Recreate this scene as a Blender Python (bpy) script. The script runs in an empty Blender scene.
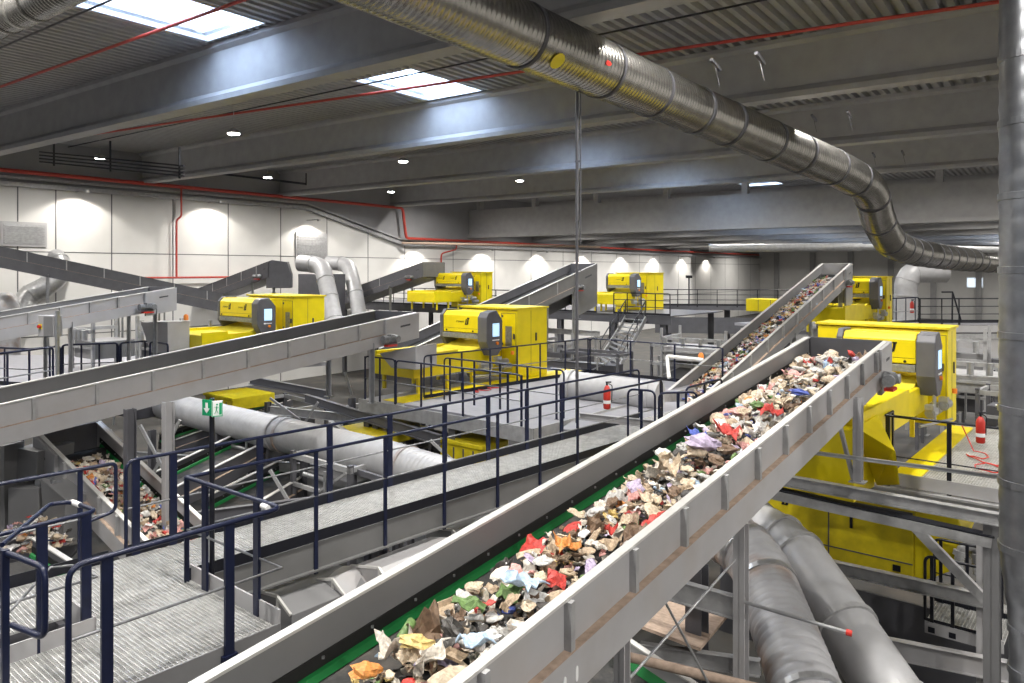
import bpy, math, random
from mathutils import Vector, Matrix, noise
random.seed(11)
S = bpy.context.scene
COL = S.collection
V = Vector
CZ = 7.6            # eye height above the hall floor (m)
FPX = 750.0
HOR = 270.0
def P(px, py, d):   # point of the place seen at this pixel, d metres ahead
    return V(((px-512)/FPX*d, d, CZ-(py-HOR)/FPX*d))
def PD(px, py, drop):
    return P(px, py, drop*FPX/(py-HOR))
def rad(a): return a*math.pi/180
# ------------------------------------------------------------ materials
MATS = {}
def mat(name, col, rough=.5, metal=0., nscale=6., amt=.12, bump=0., emit=None, estr=0., dirt=None, dirt_amt=.0, dscale=1.5, spec=None):
    if name in MATS: return MATS[name]
    m = bpy.data.materials.new(name); m.use_nodes = True
    nt = m.node_tree; N = nt.nodes; L = nt.links
    b = N['Principled BSDF']
    b.inputs['Roughness'].default_value = rough; b.inputs['Metallic'].default_value = metal
    if spec is not None: b.inputs['Specular IOR Level'].default_value = spec
    tc = N.new('ShaderNodeTexCoord'); no = N.new('ShaderNodeTexNoise')
    no.inputs['Scale'].default_value = nscale; no.inputs['Detail'].default_value = 5
    L.new(tc.outputs['Object'], no.inputs['Vector'])
    r = N.new('ShaderNodeValToRGB')
    r.color_ramp.elements[0].position = .3; r.color_ramp.elements[1].position = .7
    r.color_ramp.elements[0].color = tuple(c*(1-amt) for c in col)+(1,)
    r.color_ramp.elements[1].color = tuple(min(1, c*(1+amt)) for c in col)+(1,)
    L.new(no.outputs['Fac'], r.inputs['Fac'])
    out = r.outputs['Color']
    if dirt:
        n2 = N.new('ShaderNodeTexNoise'); n2.inputs['Scale'].default_value = dscale; n2.inputs['Detail'].default_value = 7
        L.new(tc.outputs['Object'], n2.inputs['Vector'])
        r2 = N.new('ShaderNodeValToRGB'); r2.color_ramp.elements[0].position = .5; r2.color_ramp.elements[1].position = .72
        r2.color_ramp.elements[0].color = (0,0,0,1); r2.color_ramp.elements[1].color = (dirt_amt,)*3+(1,)
        L.new(n2.outputs['Fac'], r2.inputs['Fac'])
        mx = N.new('ShaderNodeMix'); mx.data_type = 'RGBA'
        L.new(r2.outputs['Color'], mx.inputs[0]); L.new(out, mx.inputs[6]); mx.inputs[7].default_value = tuple(dirt)+(1,)
        out = mx.outputs[2]
    L.new(out, b.inputs['Base Color'])
    if bump:
        bp = N.new('ShaderNodeBump'); bp.inputs['Strength'].default_value = bump; bp.inputs['Distance'].default_value = .02
        L.new(no.outputs['Fac'], bp.inputs['Height']); L.new(bp.outputs['Normal'], b.inputs['Normal'])
    if emit:
        b.inputs['Emission Color'].default_value = tuple(emit)+(1,); b.inputs['Emission Strength'].default_value = estr
    MATS[name] = m
    return m
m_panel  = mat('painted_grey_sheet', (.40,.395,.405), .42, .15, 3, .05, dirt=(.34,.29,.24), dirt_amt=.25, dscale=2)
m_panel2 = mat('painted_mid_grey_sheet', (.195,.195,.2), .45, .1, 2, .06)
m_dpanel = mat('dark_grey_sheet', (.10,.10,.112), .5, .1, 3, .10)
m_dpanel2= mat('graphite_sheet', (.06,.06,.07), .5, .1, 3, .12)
m_flange = mat('bare_folded_edge', (.62,.61,.59), .4, .3, 8, .05)
m_dusty  = mat('brown_dust_ledge', (.36,.27,.21), .9, 0, 14, .22)
m_galv   = mat('galvanised_steel', (.45,.455,.465), .32, .75, 9, .12)
m_galvd  = mat('galvanised_steel_dull', (.38,.38,.385), .5, .35, 7, .15)
m_spiral = mat('spiral_duct_steel', (.34,.33,.31), .27, .92, 5, .18)
m_fascia = mat('shaded_grey_channel', (.155,.155,.155), .5, .1, 3, .08)  # darker grey puts the unlit side of the walkway channel into the colour
m_colduct= mat('column_duct_steel', (.30,.31,.33), .30, .85, 4, .2)
m_whduct = mat('pale_duct_steel', (.38,.38,.39), .45, .1, 4, .08)
m_gduct  = mat('grey_duct_steel', (.36,.36,.375), .48, .1, 3, .1, dirt=(.24,.13,.06), dirt_amt=.9, dscale=1.3)
m_navy   = mat('navy_powder_coat', (.006,.010,.036), .35, .1, 12, .15)
m_black  = mat('blackish_powder_coat', (.006,.007,.013), .4, .1, 12, .15)
m_yellow = mat('yellow_paint', (.72,.58,.004), .38, 0, 3, .06)
m_yellow2= mat('yellow_paint_worn', (.66,.53,.01), .5, 0, 5, .14)
m_belt   = mat('rubber_belt', (.028,.027,.027), .7, 0, 20, .35, bump=.2, dirt=(.13,.11,.09), dirt_amt=.6, dscale=4)
m_seal   = mat('black_rubber_seal', (.012,.012,.012), .55, 0, 10, .2)
m_green  = mat('green_belt_skirt', (.008,.15,.035), .45, 0, 6, .12)
m_red    = mat('red_paint', (.50,.03,.02), .4, 0, 8, .1)
m_redp   = mat('red_sprinkler_paint', (.42,.045,.03), .5, 0, 8, .12)
m_conc   = mat('pale_concrete', (.34,.335,.335), .85, 0, 2.2, .07, bump=.05)
m_deckrf = mat('ribbed_roof_sheet', (.34,.34,.345), .55, .2, 4, .06)
m_floor  = mat('concrete_floor', (.045,.043,.04), .8, 0, 1.2, .2, dirt=(.11,.09,.07), dirt_amt=.6, dscale=.7)
m_wall   = mat('white_wall_panel', (.60,.59,.57), .7, 0, .8, .04)
m_wallg  = mat('grey_wall_panel', (.27,.27,.28), .75, 0, .8, .06)
m_joint  = mat('panel_joint', (.10,.10,.105), .7, 0, 3, .1)
m_grate  = mat('galvanised_grating', (.60,.60,.59), .45, .35, 11, .16)
m_deck   = mat('grey_deck_plate', (.27,.27,.295), .55, .1, 5, .08)
m_motor  = mat('motor_casting', (.22,.225,.235), .45, .4, 14, .25)
m_white  = mat('white_enamel', (.80,.80,.80), .4, 0, 6, .03)
m_orange = mat('orange_plastic', (.80,.22,.02), .4, 0, 8, .05)
m_screen = mat('lit_control_screen', (.3,.5,.7), .2, 0, 5, .05, emit=(.55,.78,1.0), estr=1.6)
m_lamp   = mat('lamp_lens', (1,1,1), .3, 0, 5, .01, emit=(1,.97,.9), estr=60)
m_sky    = mat('skylight_glazing', (.8,.85,1), .3, 0, 5, .01, emit=(.56,.73,1.0), estr=26)
m_win    = mat('daylit_window', (.7,.8,.9), .3, 0, 5, .01, emit=(.75,.87,1.0), estr=1.8)
m_sign   = mat('sign_green', (.0,.30,.12), .5, 0, 5, .02)
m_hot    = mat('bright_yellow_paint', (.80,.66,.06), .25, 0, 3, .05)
# ------------------------------------------------------------ mesh builder
class MB:
    def __init__(s): s.v=[]; s.f=[]; s.mi=[]; s.sm=[]
    def add(s, vs, fs, m=0, smooth=False):
        o=len(s.v); s.v += [tuple(v) for v in vs]
        for f in fs: s.f.append([i+o for i in f]); s.mi.append(m); s.sm.append(smooth)
        return s
    def hexa(s, p, m=0):    # p: 4 bottom + 4 top, same winding
        return s.add(p, [(3,2,1,0),(4,5,6,7),(0,1,5,4),(1,2,6,5),(2,3,7,6),(3,0,4,7)], m)
    def box(s, c, sz, az=0, m=0):
        u=V((math.cos(rad(az)),-math.sin(rad(az)),0)); w=V((math.sin(rad(az)),math.cos(rad(az)),0))
        c=V(c); hx,hy,hz=sz[0]/2,sz[1]/2,sz[2]/2
        q=[(-hx,-hy),(hx,-hy),(hx,hy),(-hx,hy)]
        return s.hexa([c+u*a+w*b+V((0,0,z)) for z in (-hz,hz) for a,b in q], m)
    def bar(s, a, b, w, h, m=0, up=None):
        a=V(a); b=V(b); d=(b-a).normalized(); up=up or V((0,0,1))
        if abs(d.dot(up))>.98: up=V((.766,-.643,0))
        r=d.cross(up).normalized(); t=r.cross(d).normalized()
        q=[(-1,-1),(1,-1),(1,1),(-1,1)]
        return s.hexa([e+r*(x*w/2)+t*(y*h/2) for e in (a,b) for x,y in q], m)
    def prism(s, poly, ext, m=0):
        n=len(poly); ext=V(ext); a=[V(p) for p in poly]; b=[p+ext for p in a]
        return s.add(a+b, [tuple(range(n))[::-1], tuple(range(n,2*n))]+[(i,(i+1)%n,(i+1)%n+n,i+n) for i in range(n)], m)
    def tube(s, pts, r, n=10, m=0, caps=True, smooth=True):
        pts=[V(p) for p in pts]; k=len(pts); rs=r if isinstance(r,(list,tuple)) else [r]*k
        vs=[]; T=[]
        for i in range(k):
            t=(pts[min(i+1,k-1)]-pts[max(i-1,0)]); T.append(t.normalized())
        ref=V((0,0,1)) if abs(T[0].z)<.9 else V((1,0,0))
        x=(ref-T[0]*ref.dot(T[0])).normalized()
        for i in range(k):
            x=(x-T[i]*x.dot(T[i])).normalized(); y=T[i].cross(x)
            for j in range(n):
                a=2*math.pi*j/n; vs.append(pts[i]+(x*math.cos(a)+y*math.sin(a))*rs[i])
        fs=[(i*n+j,i*n+(j+1)%n,(i+1)*n+(j+1)%n,(i+1)*n+j) for i in range(k-1) for j in range(n)]
        s.add(vs,fs,m,smooth)
        if caps: s.add(vs[:n],[tuple(range(n))[::-1]],m); s.add(vs[-n:],[tuple(range(n))],m)
        return s
    def build(s, name, mats, parent=None, bev=0):
        me=bpy.data.meshes.new(name); me.from_pydata(s.v,[],s.f)
        if not isinstance(mats,(list,tuple)): mats=[mats]
        for m in mats: me.materials.append(m)
        me.polygons.foreach_set('material_index', s.mi); me.polygons.foreach_set('use_smooth', s.sm)
        me.update()
        o=bpy.data.objects.new(name, me); COL.objects.link(o)
        if parent:
            o.parent=parent
            o.matrix_parent_inverse = parent.matrix_basis.inverted()
        if bev:
            md=o.modifiers.new('bevel','BEVEL'); md.width=bev; md.segments=2; md.limit_method='ANGLE'
        return o
def fillet(pts, r, n=5):
    pts=[V(p) for p in pts]; out=[pts[0]]
    for i in range(1,len(pts)-1):
        a,b,c=pts[i-1],pts[i],pts[i+1]
        rr=min(r,(a-b).length*.45,(c-b).length*.45)
        p0=b+(a-b).normalized()*rr; p1=b+(c-b).normalized()*rr
        for k in range(n+1):
            t=k/n; out.append(p0*(1-t)**2+b*2*t*(1-t)+p1*t*t)
    out.append(pts[-1]); return out
def resample(pts, step):
    out=[pts[0].copy()]
    for a,b in zip(pts,pts[1:]):
        L=(b-a).length; k=max(1,int(round(L/step)))
        for i in range(1,k+1): out.append(a.lerp(b,i/k))
    return out
def tag(o, label, cat, group=None, kind=None):
    o['label']=label; o['category']=cat
    if group: o['group']=group
    if kind: o['kind']=kind
    return o
def thing(name, label, cat, loc, group=None):
    o=bpy.data.objects.new(name,None); COL.objects.link(o); o.location=loc; o.empty_display_size=.2
    return tag(o,label,cat,group)
def struct(name, mb, m, label=None):
    o=mb.build(name,m); o['kind']='structure'
    if label: o['label']=label
    return o
class Fr:
    def __init__(s,o,az):
        s.o=V(o); s.az=az; s.u=V((math.cos(rad(az)),-math.sin(rad(az)),0)); s.v=V((math.sin(rad(az)),math.cos(rad(az)),0))
    def p(s,a,b,c): return s.o+s.u*a+s.v*b+V((0,0,c))
    def bx(s,mb,a0,a1,b0,b1,c0,c1,m=0):
        return mb.hexa([s.p(a,b,c) for c in (c0,c1) for a,b in ((a0,b0),(a1,b0),(a1,b1),(a0,b1))],m)
B = Fr((0,0,CZ),36.2)       # building axes, heights relative to the eye
E = 40.0                    # machine axes
# ============================================================ THE BUILDING
UW, UR, VF = -43.0, 19.0, 133.0
mb=MB(); B.bx(mb,UW,UR,-14,VF,-CZ-.2,-CZ); struct('floor',mb,m_floor)
# left wall: pale panels below, grey gable above
mb=MB()
low=[(-14,-CZ),(VF,-CZ),(VF,2.0),(43.5,2.0),(34,4.3),(-14,4.3)]
mb.prism([B.p(UW,b,c) for b,c in low], B.u*-.3)
jm=MB()
for b in [-8,0,8,16,17.8,20.7,24.3,28,32,36,40,44,50,56,62,68,74,80,86,92,98,104,110,116,122,128]:
    top=4.25 if b<34 else (2.0 if b>43.5 else 4.3-(b-34)*.242)
    B.bx(jm,UW-.01,UW+.012,b-.03,b+.03,-CZ,top)
B.bx(jm,UW-.01,UW+.012,-14,VF,.92,.97); B.bx(jm,UW-.01,UW+.012,-14,VF,-3.5,-3.45)
w=struct('wall_left',mb,m_wall); jo=jm.build('panel_joint',m_joint,w)
mb=MB()
hi=[(-14,4.3),(34,4.3),(43.5,2.0),(VF,2.0),(VF,6.9),(-14,6.9)]
mb.prism([B.p(UW-.05,b,c) for b,c in hi], B.u*-.3)
struct('trim_1',mb,m_wallg)
mb=MB()
for a,b in (((-14,4.35),(34,4.35)),((34,4.35),(43.5,2.1)),((43.5,2.1),(VF,2.1))):
    mb.bar(B.p(UW+.15,*a),B.p(UW+.15,*b),.35,.22); mb.bar(B.p(UW+.1,a[0],a[1]+.35),B.p(UW+.1,b[0],b[1]+.35),.2,.12)
struct('trim_2',mb,m_galvd)
mb=MB(); B.bx(mb,UW,UR,VF,VF+.3,-CZ,6.9); wf=struct('wall_far',mb,m_wall)
mb=MB()
for a in range(-40,18,6): B.bx(mb,a-.4,a+.4,VF-.5,VF,-CZ,3)
struct('trim_3',mb,m_conc)
mb=MB(); B.bx(mb,UR,UR+.3,-14,VF,-CZ,6.9); struct('wall_right',mb,m_wall)
# far windows
for k,(a0,a1,c0,c1) in enumerate([(-11.5,-9.5,-2.6,-1.2),(-.6,3.2,.0,1.2)]):
    mb=MB(); B.bx(mb,a0,a1,VF-.12,VF-.02,c0,c1)
    o=struct('window_%d'%(k+1),mb,m_win)
    fm=MB()
    for x0,x1,z0,z1 in ((a0-.12,a0,c0,c1),(a1,a1+.12,c0,c1),(a0-.12,a1+.12,c0-.12,c0),(a0-.12,a1+.12,c1,c1+.12)): B.bx(fm,x0,x1,VF-.2,VF,z0,z1)
    fm.build('window_frame',m_white,o)
# roof: trapezoid sheet between skylight openings
sky=[]  # (u0,u1,v0,v1)
def cross(px,py,h):
    d=h*FPX/(HOR-py); x=(px-512)/FPX*d
    return x*B.u.x+d*B.u.y, x*B.v.x+d*B.v.y
RZ=6.75
c1=[cross(*q,RZ) for q in ((73,7),(200,41),(265,22),(191,0))]
c2=[cross(*q,RZ) for q in ((362,83),(405,96),(471,85),(425,71))]
print('SKY',c1,c2)
rows=[(8.7,12.55),(18.3,22.1),(26.6,30.2),(37.2,40.6),(47.0,49.6),(57,60),(67,70),(77,80),(87,90),(97,100)]
u1=(min(c1[0][0],c1[1][0]),max(c1[2][0],c1[3][0]))
u2=(min(c2[0][0],c2[1][0]),max(c2[2][0],c2[3][0]))
for i,(a,b) in enumerate(rows):
    us=[(-20.5,-17.6)]+([(-4,6)] if i>=7 else [])
    for q in us: sky.append((q[0],q[1],a,b))
def inside(u0,u1_,v):
    return any(s0<(u0+u1_)/2<s1 and v0<v<v1 for s0,s1,v0,v1 in sky)
mb=MB(); pitch=.36
vb=sorted(set([-14,VF]+[x for r in rows for x in r]))
u=UW
while u<UR:
    for v0,v1 in zip(vb,vb[1:]):
        if not inside(u,u+pitch,(v0+v1)/2):
            pr=[(0,.0),(.15,.0),(.21,.15),(.31,.15),(.36,.0)]
            vs=[]; 
            for a,c in pr: vs += [B.p(u+a,v0,RZ+c),B.p(u+a,v1,RZ+c)]
            mb.add(vs,[(2*i,2*i+1,2*i+3,2*i+2) for i in range(4)])
    u+=pitch
struct('ceiling',mb,m_deckrf)
mb=MB(); 
for v0,v1 in zip(vb,vb[1:]):
    segs=[UW]; ss=sorted([s for s in sky if v0<(s[2]+s[3])/2<v1])
    cur=UW
    for s0,s1,_,_ in ss: B.bx(mb,cur,s0,v0,v1,RZ+.16,RZ+.3); cur=s1
    B.bx(mb,cur,UR,v0,v1,RZ+.16,RZ+.3)
struct('trim_4',mb,m_dpanel2)
for k,(a0,a1,b0,b1) in enumerate(sky):
    r=MB(); 
    for x0,x1,y0,y1 in ((a0-.06,a0,b0,b1),(a1,a1+.06,b0,b1),(a0,a1,b0-.06,b0),(a0,a1,b1,b1+.06)): B.bx(r,x0,x1,y0,y1,RZ,RZ+.9)
    o=struct('window_%d'%(k+3),r,m_white,'roof skylight')
    g=MB(); B.bx(g,a0,a1,b0,b1,RZ+.9,RZ+.95); g.build('glazing',m_sky,o)
    g=MB()
    for j in range(1,4): B.bx(g,a0+(a1-a0)*j/4-.03,a0+(a1-a0)*j/4+.03,b0,b1,RZ+.78,RZ+.86)
    B.bx(g,a0,a1,(b0+b1)/2-.03,(b0+b1)/2+.03,RZ+.7,RZ+.76)
    g.build('glazing_bar',m_galvd,o)
# precast beams
def beam(v,zb,zt,uL=UW,uR=UR,kind='structure'):
    m=MB()
    prof=[(-.28,0),(.28,0),(.28,.16),(.09,.34),(.09,zt-zb-.22),(.24,zt-zb-.12),(.24,zt-zb),(-.24,zt-zb),(-.24,zt-zb-.12),(-.09,zt-zb-.22),(-.09,.34),(-.28,.16)]
    m.prism([B.p(uL,v+x,zb+z) for x,z in prof], B.u*(uR-uL))
    o=m.build('roof_beam',m_conc); o['kind']='structure'; return o
for v,zb in ((3,5.0),(13.0,5.0),(22.5,5.0),(32.0,5.0),(42.5,5.0)): beam(v,zb,RZ)
m=MB(); B.bx(m,UW,UR,52.2,52.9,2.96,5.35); B.bx(m,UW,UR,52.0,53.1,2.9,3.2)
o=m.build('roof_beam',m_conc); o['kind']='structure'
m=MB()
for a in range(-42,20,6): B.bx(m,a-.2,a+.2,52.3,52.8,5.35,RZ)
B.bx(m,UW,UR,52.3,52.8,6.35,RZ)
o=m.build('beam_stub',m_conc); o['kind']='structure'
for v in (62.5,72.5,82.5,92.5,102.5,112.5,122.5):
    m=MB(); B.bx(m,UW,UR,v-.25,v+.25,2.9,RZ); B.bx(m,UW,UR,v-.4,v+.4,2.9,3.1)
    o=m.build('roof_beam',m_conc); o['kind']='structure'
# drop hooks and brackets on beams
for k,(px,py,d) in enumerate([(720,70,17.5),(764,64,17.0),(816,121,26),(851,118,25),(875,157,35),(904,155,34)]):
    m=MB(); p=P(px,py,d); m.bar(p,p-B.v*.55+V((0,0,.12)),.07,.07); m.tube([p-B.v*.3,p-B.v*.3-V((0,0,.45))+B.u*.1],.008,5)
    o=m.build('steel_hanger',m_dpanel); tag(o,'short steel hanger bracket on the %s face above the big duct'%('front beam','front beam','second beam','second beam','third beam','third beam')[k].replace('front','first visible'),'bracket','hanger brackets on the concrete beams')
# red sprinkler pipes
def red(pts,r,label,grp='red sprinkler pipes'):
    m=MB(); m.tube(fillet(pts,.3),r,8); o=m.build('sprinkler_pipe',m_redp); tag(o,label,'pipe',grp); return o
red([B.p(UW+.5,10.5,6.35),B.p(UR-.3,10.5,6.35)],.045,'thin red sprinkler pipe under the roof sheet nearest the camera, crossing the large skylight')
red([B.p(UW+.5,16.0,6.35),B.p(7,22.15,6.35)],.05,'thin red sprinkler pipe crossing under the second, smaller skylight')
red([B.p(UW+.5,28.5,6.4),B.p(UR-.3,28.5,6.4)],.05,'thin red sprinkler pipe in the third roof bay, mostly hidden by beams')
red([B.p(UW+.55,-10,5.0),B.p(UW+.55,43.2,4.95),B.p(UW+.55,43.6,2.55),B.p(UW+.55,VF-2,2.6)],.11,'long thick red sprinkler main along the top of the left wall, stepping down','red wall pipes')
red([B.p(UW+.4,24.6,4.9),B.p(UW+.4,24.6,3.2),B.p(UW+.4,24.3,3.0),B.p(UW+.4,24.3,-.45)],.06,'red riser pipe dropping down the white left wall','red wall pipes')
red([B.p(UW+.4,21,-.45),B.p(UW+.4,29.5,-.45)],.06,'red horizontal branch pipe low on the white left wall','red wall pipes')
red([B.p(UW+.4,50,2.4),B.p(UW+.4,50,1.8),B.p(UW+.4,48,1.4),B.p(UW+.4,48,-1.5)],.06,'red drop pipe on the wall behind the far left yellow sorter','red wall pipes')
for k,(v,z) in enumerate([(8.8,6.45),(18.0,6.45),(27.8,6.45)]):
    m=MB(); m.tube([B.p(UW+1,v,z),B.p(UR-.3,v,z)],.03,6)
    tag(m.build('cable_conduit',m_black),'thin dark cable conduit beside the red pipe in roof bay %s'%('with the large skylight','with the smaller skylight','behind the second beam')[k],'conduit','roof conduits')
# cable tray bundle near left wall
m=MB(); a=P(40,152,30); b=P(184,166,28.5)
for k in range(4): m.bar(a+V((0,0,-.13*k)),b+V((0,0,-.13*k)),.08,.06)
for t in (.1,.5,.97): m.bar(a.lerp(b,t)+V((0,0,.7)),a.lerp(b,t)-V((0,0,.5)),.06,.06)
tag(m.build('cable_tray',m_black),'black cable tray bundle hanging under the beam near the left wall','cable tray')
m=MB(); a=P(222,174,44); b=P(306,184,42); m.bar(a,b,.12,.12); m.bar(a+V((0,0,.5)),a,.05,.05); m.bar(b+V((0,0,.6)),b,.05,.05)
tag(m.build('cable_tray',m_black),'short black cable tray beside the lamp in the second roof bay','cable tray')
# horizontal pipes below the far roof
for k,(p0,p1,r,lb) in enumerate([(P(709,248,42),P(862,247,40),.22,'long dark pipe under the far roof left of the big duct bend'),(P(862,247,40),P(1004,250,38),.16,'slimmer grey pipe under the far roof running behind the big duct bend'),(P(402,243,60),P(600,247,66),.10,'thin orange brown pipe under the far roof above the yellow machines')]):
    m=MB(); m.tube([p0,p1],r,12); tag(m.build('ceiling_pipe',(m_galvd,m_galvd,m_dusty)[k]),lb,'pipe','far roof pipes')
# ------------------------------------------------------------ lamps
def area(name,loc,size,energy,col,parent,spread=2.8):
    l=bpy.data.lights.new(name,'AREA'); l.shape='DISK'; l.size=size; l.energy=energy; l.color=col; l.spread=spread
    o=bpy.data.objects.new(name,l); COL.objects.link(o); o.location=loc; o.parent=parent; o.matrix_parent_inverse=parent.matrix_basis.inverted(); return o
vis=0
bayname={17.5:'first',27:'second',37:'third',7.5:'nearest'}
for v in (-4,7.5,17.5,27,37,47.5,57.5,67.5,77.5,87.5,102,117):
    for ui,uu in enumerate((-37.5,-26.5,-15.5,-4.5,6.5,15)):
        z=5.4 if v<50 else 4.2
        if uu>-20 and v<50:  # unseen lamps added to light the hall, raised behind the beams
            z=6.25; vv={-4:-3,7.5:4.6,17.5:14.3,27:23.8,37:33.4,47.5:44.0}[v]
        else: vv=v
        if v==47.5 and uu<-20: z=6.2; vv=44.0
        if v in(-4,) and uu<-30: continue
        c=B.p(uu,vv,z)
        px=512+FPX*c.x/max(.1,c.y)
        seen = v in (17.5,27,37) and uu<-20
        lb=('round high-bay lamp in the %s roof bay, %s of its pair'%(bayname[v],'nearer the left wall' if uu<-30 else 'farther from the left wall')) if seen else 'round high-bay lamp added out of sight behind the roof beams to light the hall'
        t=thing('high_bay_lamp',lb,'lamp',c,'high-bay lamps')
        m=MB(); m.tube([c+V((0,0,.02)),c+V((0,0,.10)),c+V((0,0,.16)),c+V((0,0,.22))],[.26,.26,.16,.08],14); m.tube([c+V((0,0,.22)),c+V((0,0,1.25 if v<50 else .3))],.012,5); m.build('housing',m_galvd,t)
        m=MB(); m.tube([c+V((0,0,-.02)),c+V((0,0,.015))],.22,14); m.build('lens',m_lamp,t)
        area('lamp_light',c-V((0,0,.05)),.45,1450 if v<50 else 1600,(1,.965,.91),t)
# wall washers: small lamps close to the left wall
for k,v in enumerate((10.5,18.8,26.6,34.2,45,54,63,72,81,90,99,108)):
    z=4.1 if v<34 else (3.4 if v<40 else 1.75)
    c=B.p(UW+1.3,v,z)
    t=thing('wall_lamp','small lamp on an arm throwing a bright arch of light down the left wall','lamp',c,'wall washer lamps')
    m=MB(); m.tube([c,c+V((0,0,.15))],.12,10); m.bar(c+V((0,0,.12)),B.p(UW,v,z+.12),.05,.05); m.build('housing',m_galvd,t)
    l=bpy.data.lights.new('spot','SPOT'); l.energy=750 if v<40 else 1000; l.spot_size=rad(125); l.spot_blend=.25; l.shadow_soft_size=.15; l.color=(1,.95,.87)
    o=bpy.data.objects.new('spot',l); COL.objects.link(o); o.parent=t; o.matrix_parent_inverse=t.matrix_basis.inverted()
    o.location=c-V((0,0,.1)); dr=(V((0,0,-1))-B.u*.42).normalized(); o.rotation_euler=dr.to_track_quat('-Z','Y').to_euler()
# ============================================================ DUCTS
def duct(name,label,pts,r,mt,fil=.6,ridge=.15,rings=(),n=28,group=None,ringmat=None,rr=None,damp=.012,ringh=.035):
    path=resample(fillet(pts,fil,8),ridge/3)
    t=thing(name,label,'duct',path[0],group)
    rad_=[]
    for i,_ in enumerate(path):
        base=r if rr is None else rr(i/(len(path)-1))
        rad_.append(base+(damp if i%3==0 else 0))
    m=MB(); m.tube(path,rad_,n); m.build('duct_shell',mt,t)
    tot=len(path)-1
    for q in rings:
        i=min(tot-1,max(1,int(q*tot))); d=(path[i+1]-path[i-1]).normalized(); base=r if rr is None else rr(i/tot)
        m=MB(); m.tube([path[i]-d*.045,path[i]-d*.04,path[i]+d*.04,path[i]+d*.045],[base,base+ringh,base+ringh,base],n,smooth=False); m.build('coupling_ring',ringmat or mt,t)
    return t,path
p531=P(531,39,13.5); p690=P(690,108,18.5)
back=p531+(p531-p690)*1.6
pts=[back,p531,p690,P(840,170,24),P(870,187,26),P(877,218,27.3),P(890,243,29),P(912,252,32),P(950,258,36),P(1004,263,42),P(1060,266,48)]
dt,dpath=duct('exhaust_duct','huge shiny spiral exhaust duct crossing under the roof and bending down behind',pts,.56,m_spiral,fil=1.2,ridge=.12,rings=(.02,.1,.17,.215,.25,.285,.31,.345,.375,.41,.44,.475,.50,.53,.56,.585,.61,.64,.66,.68,.7,.72,.74,.76,.79,.84,.88,.93),ringmat=m_dpanel2,n=36,damp=.022)
for (px,py,d,mt,lbl,sz) in ((539,52,12.75,m_hot,'yellow sticker',.16),(584,56,13.6,m_red,'red sticker',.10)):
    # stickers lie on the shell, found by projecting onto the duct side facing the camera
    q=min(dpath,key=lambda a:(512+FPX*a.x/a.y-px)**2)
    n_=(V((0,0,CZ))-q).normalized()
    k=min(range(1,len(dpath)-1),key=lambda i:(dpath[i]-q).length); ax=(dpath[k+1]-dpath[k-1]).normalized()
    n_=(n_-ax*n_.dot(ax)).normalized(); up=ax.cross(n_); off=(CZ-(py-HOR)/FPX*q.y-q.z)
    n2=(n_*.75+V((0,0,1))*max(-.6,min(.6,off/.56))).normalized(); n2=(n2-ax*n2.dot(ax)).normalized(); s2=ax.cross(n2)
    m=MB(); pp=[]
    for j in range(12):
        a=2*math.pi*j/12; pp.append(q+n2*(.585-.5*(sz*math.sin(a))**2)+ax*sz*math.cos(a)+s2*sz*math.sin(a)*(1 if mt is m_hot else .5))
    m.prism(pp,n2*.006); o=m.build('sticker',mt,dt); o['label']=lbl
duct('exhaust_duct','shiny spiral duct end cutting the top left corner of the view',[P(-70,52,17),P(8,16,14.5),P(40,2,13.5),P(80,-20,12.5)],.30,m_spiral,fil=.8,ridge=.12,rings=(.45,.55,.65,.75))
# vertical duct right
x=6.37; d0=9.15
duct('vertical_duct','tall galvanised vertical duct at the right edge with a tapered reducer',[V((x,d0,CZ+6.5)),V((x,d0,CZ-7.5))],.36,m_colduct,ridge=.30,rings=[(6.5-z)/14 for z in [5.2-.29*k*3 for k in range(10)]]+[(6.5+3.45)/14,(6.5+4.4)/14,(6.5+4.9)/14],rr=lambda t:.36 if t<.71 else (.36-(t-.71)/.065*.10 if t<.775 else .26),damp=.010,n=40,ringh=.02)
# horizontal duct below the left conveyor
duct('spiral_duct','long pale spiral duct running low behind the walkway under the left conveyor',[P(110,392,25.5),P(380,458,15.8),P(500,496,13.6)],.40,m_whduct,ridge=.13,rings=(.28,.60,.62,.86),ringmat=m_gduct)
duct('spiral_duct','short pale duct lying behind the fire extinguisher below the centre platform',[P(565,384,19.6),P(660,397,18.2)],.36,m_whduct,ridge=.2,rings=(.1,.9))
# bottom right pair
duct('suction_duct','left one of two fat grey ducts at lower right, ribbed, with brown rust stains',[P(660,520,12.4),P(722,530,11.6),P(757,560,10.9),P(777,612,10.0),P(806,690,8.8),P(836,780,7.8)],.40,m_gduct,fil=1.0,ridge=.11,rings=(.25,.32,.45,.82,.85),ringmat=m_galv,n=32,damp=.018)
duct('suction_duct','right one of two fat grey ducts at lower right, smooth pale, with flanged bolts',[P(690,512,13.6),P(748,520,12.9),P(792,546,12.0),P(832,605,10.8),P(886,688,9.5),P(946,780,8.4)],.40,m_whduct,fil=1.1,ridge=.6,rings=(.24,.36,.46,.69,.9),ringmat=m_galvd,n=32,damp=0)
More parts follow.
